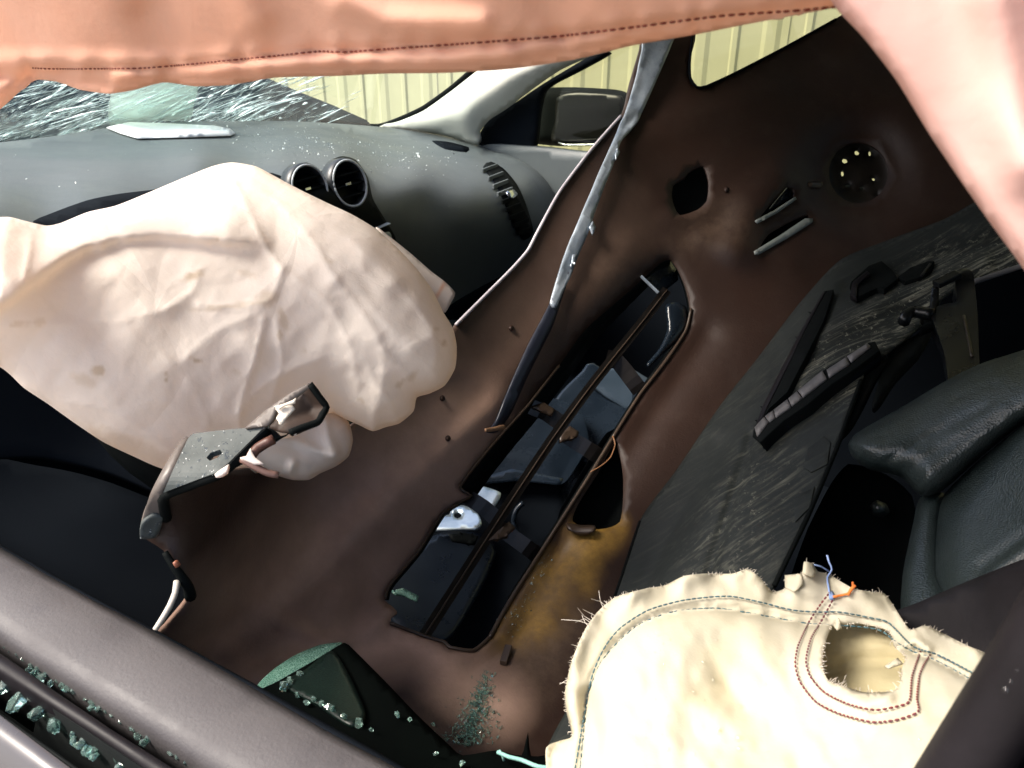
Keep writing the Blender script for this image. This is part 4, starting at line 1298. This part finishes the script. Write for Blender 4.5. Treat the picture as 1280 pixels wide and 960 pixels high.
pxtube('rust_streak', [(1205, 395), (1210, 420), (1215, 446)], td(.0455), .0016, plastic('rusty_pin', (.04, .026, .01), (.012, .009, .006), .5, 200, .4, 90), hk)
# upper clip
uc = prism('upper_clip', [(1064, 352), (1086, 332), (1102, 326), (1116, 338), (1122, 348), (1105, 362), (1096, 360), (1070, 372)], .015, .02, M['black'])
prism('clip_frame', [(1062, 368), (1066, 352), (1084, 338), (1088, 342), (1072, 356), (1070, 372)], .022, .008, M['rubber'], uc)
prism('clip_arm', [(1122, 346), (1138, 334), (1160, 326), (1168, 326), (1164, 336), (1150, 346), (1130, 352)], .012, .014, M['black'], uc)
bar('clip_glint', at(1152, 345, tray_d([(1152, 345)])[0] - .015), at(1163, 330, tray_d([(1163, 330)])[0] - .015), .003, .003, M['rubber'], uc)

# ------------------------------------------------------------------ leather seat
seat = empty('car_seat', tuple(at(1230, 660, .75)), 'black leather car seat with creased side bolster at the right', 'car seat')
pillow('bolster', [(1060, 556), (1070, 542), (1100, 524), (1132, 506), (1170, 483), (1205, 464), (1245, 448), (1340, 425), (1340, 495), (1280, 528), (1225, 572), (1180, 612), (1152, 620), (1125, 596), (1085, 586), (1066, 572)],
       tps([(1060, 556, .72), (1132, 506, .73), (1340, 425, .66), (1340, 495, .60), (1152, 620, .66)]), .05, .06, 40, M['leather'], seat, 5,
       lambda p: .004 * (fbm(p, 26, -28, 2.2, 3, 51) - .5) + sum(-a * np.exp(-(pdist(p, q) / wd) ** 2) for q, a, wd in (([(1110, 575), (1160, 545), (1230, 510)], .003, 4), ([(1130, 588), (1180, 560), (1250, 520)], .002, 4), ([(1190, 500), (1240, 480)], .002, 5))))
pillow('backrest', [(1182, 616), (1225, 574), (1280, 530), (1340, 498), (1340, 720), (1260, 740), (1200, 770), (1170, 720), (1172, 650)],
       tps([(1182, 616, .65), (1340, 498, .58), (1340, 720, .50), (1200, 760, .56)]), .02, .08, 40, M['leather'], seat, 6,
       lambda p: .006 * np.exp(-(pdist(p, [(1235, 720), (1280, 685), (1340, 660)]) / 8) ** 2) - .004 * np.exp(-(pdist(p, [(1225, 712), (1280, 672), (1340, 640)]) / 7) ** 2))
pillow('side_panel', [(1150, 622), (1180, 616), (1176, 650), (1178, 720), (1200, 775), (1130, 775), (1128, 720), (1140, 660)], tps([(1150, 622, .68), (1200, 775, .57), (1130, 775, .60)]), .015, .06, 22, M['leather'], seat, 6)
pillow('recline_knob', [(1088, 632), (1096, 625), (1108, 630), (1112, 640), (1104, 647), (1092, 644)], .78, .02, .03, 9, M['leather'], seat, 4)
sheet('seat_base', [(980, 760), (1010, 660), (1060, 580), (1140, 620), (1150, 780), (1000, 860)], tps([(980, 760, .80), (1060, 580, .86), (1150, 780, .75)]), M['black'], seat, (), 12, .02)

# ------------------------------------------------------------------ cream seat airbag
cr_out = [(680, 1020), (684, 975), (684, 934), (700, 926), (715, 920), (708, 890), (706, 865), (715, 825), (732, 787), (747, 765), (770, 746), (810, 735), (830, 732), (855, 720), (880, 717), (915, 717), (935, 711), (950, 722), (966, 740), (985, 733), (981, 720), (1002, 717), (1005, 702), (1014, 704), (1021, 714), (1036, 718), (1065, 735),
          (1090, 740), (1106, 742), (1120, 762), (1136, 787), (1155, 782), (1170, 787), (1205, 805), (1247, 825), (1230, 860), (1205, 895), (1180, 930), (1160, 970), (1140, 1020)]
z6 = lambda q: [(640 + a / 2, 680 + b / 2) for a, b in q]
cr_hole = z6([(800, 205), (835, 203), (870, 198), (940, 215), (955, 250), (985, 280), (975, 310), (970, 350), (950, 368), (880, 370), (830, 355), (790, 340), (775, 300), (782, 250)])
gA = z6([(150, 600), (165, 520), (180, 430), (200, 330), (230, 260), (270, 210), (340, 165), (430, 140), (540, 130), (620, 145), (700, 165), (760, 170), (820, 170), (900, 185), (940, 195), (985, 240), (1010, 260), (1060, 275), (1130, 310), (1200, 350)])
gB = z6([(168, 600), (176, 500), (190, 380), (220, 300), (260, 250), (320, 200), (400, 170), (500, 160), (580, 170), (660, 185), (750, 200), (850, 205), (920, 215), (960, 245), (1000, 268), (1040, 282), (1100, 312), (1175, 355)])
r1 = z6([(795, 120), (765, 160), (740, 200), (715, 255), (708, 300), (720, 345), (760, 395), (820, 425), (900, 445), (960, 440), (1015, 420), (1012, 385), (1018, 330), (1030, 300), (1050, 270)])
r2 = z6([(802, 140), (775, 190), (748, 235), (735, 290), (745, 330), (780, 370), (840, 400), (910, 415), (985, 400), (995, 385), (1000, 330), (1022, 265)])
cr_d0 = tps([(684, 934, .44), (706, 865, .455), (747, 765, .475), (880, 717, .485), (1010, 705, .485), (1106, 742, .47), (1170, 787, .43), (1247, 825, .385), (1180, 930, .345), (950, 850, .44), (700, 1020, .40), (1140, 1020, .33), (900, 1000, .385)])
_gBs = spline(gB, 8, False)
_gBp = np.concatenate([_gBs, [[1140, 1020], [700, 1020]]])


def cr_d(p):
    p = np.atleast_2d(p)
    q = np.where(inside(p, _gBp), np.clip(pdist(p, _gBs) / 90, 0, 1), 0)
    d = cr_d0(p) - .028 * np.sqrt(1 - (1 - q) ** 2)
    d += .010 * (fbm(p, 60, 60, 1.5, 3, 61) - .5) + .004 * (fbm(p, 22, 80, 1.5, 2, 62) - .5)
    edge = pdist(p, cr_out, True)
    d += .007 * np.sin(p[:, 0] / 11 + 3 * fbm(p, 40)) * np.exp(-(edge / 14) ** 2)
    d += .004 * np.exp(-(pdist(p, _gBs) / 4) ** 2)
    for qq, a, wd in (([(1125, 810), (1145, 800), (1160, 812)], -.008, 6), ([(905, 800), (910, 850), (960, 920)], .008, 26), ([(860, 915), (900, 920), (940, 950)], .004, 24), ([(985, 735), (1010, 740), (1040, 745)], -.004, 8), ([(735, 870), (745, 920), (742, 960)], .008, 10), ([(1060, 870), (1085, 880), (1110, 872)], -.006, 10)):
        d += a * np.exp(-(pdist(p, qq) / wd) ** 2)
    return d


sb = empty('seat_airbag', tuple(at(950, 850, .45)), 'torn cream airbag with frayed rim, green and red stitching and a hole', 'airbag')
sheet('airbag_panel', cr_out, cr_d, M['cream'], sb, [cr_hole], 4.5, .001, attrs={'stain': lambda p: .22 * np.clip(1 - pdist(p, [(905, 850), (940, 920)]) / 60 - (fbm(p, 30, 0, 1, 3, 70) - .4), 0, 1)})
sheet('airbag_back', [(a + 4, b + 6) for a, b in cr_out], lambda p: cr_d0(p) + .022 + .01 * (fbm(p, 30, 30, 2, 3, 66) - .5) + .01 * np.exp(-(pdist(p, [(1030, 850), (1080, 825), (1130, 830)]) / 12) ** 2), M['cream_back'], sb, (), 8, .001)
stitches('green_stitching', gA, cr_d, M['th_green'], sb, .0032, .0004, .00055, .0026)
stitches('green_stitching', gB, cr_d, M['th_green'], sb, .0032, .0004, .00055, .0026)
stitches('red_stitching', r1, cr_d, M['th_red'], sb, .0022, .0006, .0006, .0022)
stitches('red_stitching', r2, cr_d, M['th_red'], sb, .0022, .0006, .0006, .0022)
# frayed warp threads round the rim and the hole
V, F = [], []
rim = spline(cr_out[4:-3], 2.0, False)
rs = np.random.RandomState(11)


def fray(V, F, p, nrm, L, d, r=.00025):
    k = len(V)
    a = np.array(at(p[0], p[1], d))
    q1 = p + nrm * L * .5 + rs.normal(0, L * .12, 2)
    q2 = p + nrm * L + rs.normal(0, L * .3, 2)
    pts = [a, np.array(at(q1[0], q1[1], d + rs.normal(0, .001))), np.array(at(q2[0], q2[1], d + rs.normal(0, .002)))]
    for i, c in enumerate(pts):
        rr = r * (1 - .25 * i)
        for t in range(4):
            V.append(c + (_r * math.cos(t * 1.57) + _u * math.sin(t * 1.57)) * rr)
    for i in range(2):
        for t in range(4):
            F.append((k + i * 4 + t, k + i * 4 + (t + 1) % 4, k + i * 4 + 4 + (t + 1) % 4, k + i * 4 + 4 + t))


for i in range(1, len(rim) - 1):
    t = rim[i + 1] - rim[i - 1]
    t /= max(np.linalg.norm(t), 1e-6)
    nrm = np.array([t[1], -t[0]])
    long_ = 1 if 730 < rim[i][0] < 760 and rim[i][1] < 800 else 0
    for k in range(1):
        if rs.rand() < 1.15 * vnoise(np.array(i / 9.0), np.array(k * 3.1)):
            fray(V, F, rim[i] - nrm * 1.2 + rs.normal(0, .6, 2), nrm, (rs.uniform(1.2, 4) * (2.2 if rs.rand() < .07 else 1) if not (long_ and rs.rand() < .35) else rs.uniform(12, 24)), cr_d([rim[i]])[0] - .0004)
hr = spline(cr_hole, 2.5, True)
for i in range(len(hr)):
    c_ = np.mean(hr, 0)
    nrm = (c_ - hr[i]) / np.linalg.norm(c_ - hr[i])
    if rs.rand() < .6:
        fray(V, F, hr[i] - nrm * 1.5, nrm, rs.uniform(2, 7) * (2.2 if hr[i][1] > 845 and hr[i][0] < 1060 and rs.rand() < .5 else 1), cr_d([hr[i]])[0] - .0004)
tag(mesh('frayed_threads', V, F, M['th_white'], sb, True, None, 'out'), kind='stuff')
for q in ([(1040, 781), (1048, 772), (1052, 784), (1046, 786)], [(1106, 832), (1122, 822), (1128, 828), (1110, 834)], [(981, 734), (981, 719), (1001, 717), (1004, 730), (992, 740)], [(1003, 716), (1005, 702), (1016, 705), (1022, 714), (1016, 722)]):
    sheet('torn_flap', q, lambda p: cr_d(p) - .003, M['cream'], sb, (), 4, .001, smooth=False, attrs={'stain': lambda p: np.zeros(len(p))})
crd = lambda off: (lambda p: cr_d(p) - off)
pxtube('blue_thread', [(1038, 748), (1036, 735), (1034, 722), (1040, 712), (1036, 702), (1034, 694)], crd(.002), .0006, M['th_blue'], sb)
pxtube('blue_thread', [(1018, 706), (1026, 708), (1036, 714)], crd(.003), .0005, M['th_blue'], sb)
pillow('thread_knot', [(1036, 742), (1040, 738), (1043, 743), (1042, 750), (1037, 750)], crd(.001), .001, .001, 3, M['th_blue'], sb, 2)
pxtube('orange_thread', [(1042, 746), (1052, 744), (1060, 742), (1066, 736), (1066, 728)], crd(.002), .0007, M['th_orange'], sb)
pxtube('orange_thread', [(1060, 744), (1064, 736), (1069, 732)], crd(.003), .0009, M['th_orange'], sb)
pxtube('green_thread', [(622, 940), (636, 946), (652, 950), (672, 958), (700, 962)], tps([(622, 940, .50), (660, 952, .47), (700, 962, .43)]), .0013, plastic('mint_thread', (.25, .5, .45)), sb)
pxtube('green_thread', [(630, 951), (628, 944), (624, 938)], .498, .0009, plastic('mint_thread_end', (.3, .55, .5)), sb)


def blob(name, V, F, c, nrm, r, squash, n=8, rings=4):
    nrm = Vector(nrm).normalized()
    a = nrm.orthogonal().normalized()
    b = nrm.cross(a)
    k = len(V)
    for i in range(rings):
        ph = math.pi / 2 * i / rings
        for j in range(n):
            t = 2 * math.pi * j / n
            V.append(Vector(c) + (a * math.cos(t) + b * math.sin(t)) * r * math.cos(ph) + nrm * r * squash * math.sin(ph))
    V.append(Vector(c) + nrm * r * squash)
    for i in range(rings - 1):
        for j in range(n):
            F.append((k + i * n + j, k + i * n + (j + 1) % n, k + (i + 1) * n + (j + 1) % n, k + (i + 1) * n + j))
    for j in range(n):
        F.append((k + (rings - 1) * n + j, k + (rings - 1) * n + (j + 1) % n, k + rings * n))


# water drops on the cream cloth and on the seal
V, F = [], []
big = [(925, 884, 4.5), (924, 924, 6), (925, 937, 5), (898, 915, 5), (868, 866, 3.5), (893, 851, 4.5), (896, 800, 3), (880, 829, 4), (900, 912, 3), (835, 937, 4), (950, 797, 2.5), (957, 856, 2.5), (1150, 925, 3), (868, 944, 3)]
for a, b, r in big + [(rs.uniform(800, 1000), rs.uniform(770, 955), rs.uniform(.8, 2)) for _ in range(40)]:
    d = cr_d([(a, b)])[0]
    blob('w', V, F, at(a, b, d - .0002), -rays([[a, b]])[0], r * d / FPX, .55)
tag(mesh('water_drops', V, F, M['water'], None, True), 'clear water drops beaded on the cream torn airbag', kind='stuff')
V, F = [], []
for a, b, r in ((1258, 862, 5), (1264, 852, 3), (1240, 900, 4), (1254, 882, 3), (1233, 936, 3), (1272, 838, 2.5), (1246, 890, 2), (1269, 893, 2.5)):
    d = on_x(a, b, .2) - .0098
    blob('w', V, F, at(a, b, d), -rays([[a, b]])[0], r * d / FPX, .6)
tag(mesh('water_drops', V, F, M['water'], None, True), 'clear water drops on the dark pillar seal at lower right', kind='stuff')

# ------------------------------------------------------------------ loose things
o = sheet('paper_card', [(133, 159), (145, 156), (162, 152.5), (200, 153.5), (268, 157), (288, 161), (294, 166), (288, 169), (232, 171), (172, 172.5), (150, 166)], lambda p: dash_d(p) - .02 - .010 * np.clip((p[:, 0] - 133) / 160, 0, 1), M['paper'], None, (), 6, .0012, smooth=False)
tag(o, 'blank white paper card lying on the dashboard below the cracked windscreen', 'paper')
o = sheet('door_pocket_panel', [(430, 803), (436, 806), (480, 850), (520, 892), (560, 930), (578, 944), (620, 938), (652, 944), (660, 915), (664, 945), (690, 946), (690, 1000), (520, 1010), (420, 960), (350, 905), (318, 869), (350, 850), (392, 826)],
          tps([(430, 803, .58), (318, 869, .53), (575, 940, .50), (660, 940, .52), (520, 1000, .43), (400, 940, .46), (690, 1000, .47)]), M['matte_black'], None, (), 9, .008)
tag(o, 'black triangular trim panel scattered with green glass above the door sill', 'trim panel')
pd_ = tps([(430, 803, .58), (318, 869, .53), (575, 940, .50), (660, 940, .52), (520, 1000, .43), (400, 940, .46), (690, 1000, .47)])
o = sheet('shattered_glass_sheet', [(316, 868), (325, 852), (345, 834), (370, 818), (400, 806), (428, 803), (412, 816), (385, 832), (350, 851)], lambda p: pd_(p) + .01, M['crazed'], None, (), 5, .004)
tag(o, 'pale green crazed glass sheet leaning behind the black trim panel', 'broken glass')
o = sheet('shattered_glass_sheet', [(352, 852), (380, 838), (402, 820), (414, 813), (424, 822), (440, 850), (456, 886), (455, 902), (440, 906), (420, 895), (395, 878), (370, 866)], lambda p: pd_(p) - .004, M['crazed_dark'], None, (), 6, .003)
tag(o, 'dark green crazed glass sheet lying flat on the black trim panel', 'broken glass')


def crumb_mesh(seed, n=22):
    r = np.random.RandomState(seed)
    bm = bmesh.new()
    for _ in range(n):
        v_ = r.normal(0, 1, 3)
        v_ /= np.linalg.norm(v_)
        v_ *= r.uniform(.75, 1.05)
        bm.verts.new(v_ * np.array([1, .85, .7]))
    bmesh.ops.convex_hull(bm, input=bm.verts)
    bmesh.ops.delete(bm, geom=[v_ for v_ in bm.verts if not v_.link_faces], context='VERTS')
    me = bpy.data.meshes.new('glass_crumb')
    bm.to_mesh(me)
    bm.free()
    me.materials.append(M['crumb'])
    return me


CR = [crumb_mesh(s) for s in range(8)]


def crumb(px, py, d, r, label, group):
    o = bpy.data.objects.new('glass_crumb', random.choice(CR))
    COL.objects.link(o)
    o.location = at(px, py, d)
    o.scale = (r,) * 3
    o.rotation_euler = (random.random() * 6, random.random() * 6, random.random() * 6)
    tag(o, label, 'glass crumb', group)
    return o


sill_d = lambda px, py, z=-.358: (z) / rays([[px, py]])[0][2]
for (a, b, r, lb) in ((5, 856, .0062, 'round green glass crumb at the left end of the outer door channel'), (20, 877, .0070, 'largest dark green glass crumb in the outer door channel'),
                      (48, 890, .0068, 'bright green glass crumb third along the outer door channel'), (68, 906, .0056, 'greyish green glass crumb fourth along the outer door channel')):
    crumb(a, b, sill_d(a, b, -.362), r, lb, 'glass crumbs in the outer door channel')
for (a, b, r) in ((92, 926, .003), (100, 932, .004), (108, 938, .0035), (115, 940, .004), (118, 947, .003), (146, 948, .004), (155, 955, .0045), (164, 956, .004), (150, 960, .004), (90, 918, .0022), (104, 924, .0022)):
    crumb(a, b, sill_d(a, b, -.362), r, 'small glass crumb piled in the outer door channel near the lower picture edge', 'small crumbs in the outer door channel')
for (a, b, r) in ((8, 808, .0026), (2, 802, .002), (22, 818, .003), (36, 838, .0034), (44, 842, .004), (40, 832, .003), (52, 848, .0042), (48, 836, .0034), (62, 854, .003), (58, 843, .003), (78, 858, .0034), (84, 861, .004), (92, 864, .003), (72, 850, .0025), (118, 878, .0042), (114, 885, .0034), (124, 886, .003), (108, 874, .0024),
                  (172, 920, .0034), (186, 922, .0038), (180, 928, .003), (200, 930, .003), (208, 934, .0026), (214, 940, .003), (222, 946, .0026), (234, 952, .003), (246, 958, .003), (140, 894, .0022), (132, 890, .002), (28, 824, .002)):
    crumb(a, b, sill_d(a, b, -.360), r * .9, 'tiny glass crumb in the narrow inner door channel', 'tiny crumbs in the inner door channel')
for _k in range(46):
    _t = random.random() ** 1.3
    _x, _y = 2 + 250 * _t + random.gauss(0, 3), 803 + 157 * _t + random.gauss(0, 3.0)
    crumb(_x, _y, sill_d(_x, _y, -.361), random.choice((.0010, .0014, .0018, .0024)), 'tiny glass crumb in the narrow inner door channel', 'tiny crumbs in the inner door channel')
for (a, b, r) in ((355, 858, .005), (362, 852, .004), (372, 868, .0026), (392, 874, .003), (412, 884, .004), (416, 886, .003), (430, 896, .003), (448, 904, .004), (496, 893, .003), (512, 899, .002), (464, 912, .002), (545, 942, .002), (578, 954, .003), (375, 842, .003), (384, 878, .003), (402, 880, .003)):
    crumb(a, b, pd_([(a, b)])[0] - .006, r, 'small glass crumb lying on the black trim panel', 'crumbs on the black trim panel')

# uncountable powdered glass
def dustfield(name, label, n, samp, dfun, size, parent=None, mat='dust'):
    V, F = [], []
    r = np.random.RandomState(len(name) + n)
    k = 0
    while k < n:
        px, py, s = samp(r)
        k += 1
        d = dfun(np.array([[px, py]]))[0]
        c = np.array(at(px, py, d))
        L = s * r.uniform(.5, 1.4)
        b = len(V)
        for _ in range(4):
            V.append(c + r.normal(0, 1, 3) * L * .6)
        F += [(b, b + 1, b + 2), (b, b + 1, b + 3), (b + 1, b + 2, b + 3), (b, b + 2, b + 3)]
    return tag(mesh(name, V, F, M[mat], parent, False, None, 'out'), label, kind='stuff')


def dash_s(r):
    if r.rand() < .93:
        t = r.rand()
        return 300 + 240 * t + r.normal(0, 30), 160 + 38 * t + r.normal(0, 12) + 4, .0011 * r.choice([.4, .6, .8, 1, 2.0])
    return r.uniform(0, 600), r.uniform(180, 260), .0010


dustfield('glass_dust', 'fine white glass specks scattered on the dashboard top', 620, dash_s, lambda p: dash_d(p) - .002, 1)
dustfield('glass_dust', 'green glass grit trailing down the brown bumper', 800, lambda r: (lambda t, k: (612 - 30 * t + r.normal(0, 4 + 14 * t * (k < .8)), 835 + 95 * t + r.normal(0, 3), .0016))(r.rand() ** .6, r.rand()), lambda p: bum_d(p) - .002, 1, None, 'crumb')
dustfield('glass_dust', 'bright glass specks along the oily yellow stain', 90, lambda r: (lambda t: (690 - 55 * t + r.normal(0, 6), 690 + 100 * t + r.normal(0, 6), .0012))(r.rand()), lambda p: bum_d(p) - .002, 1, None, 'chip')
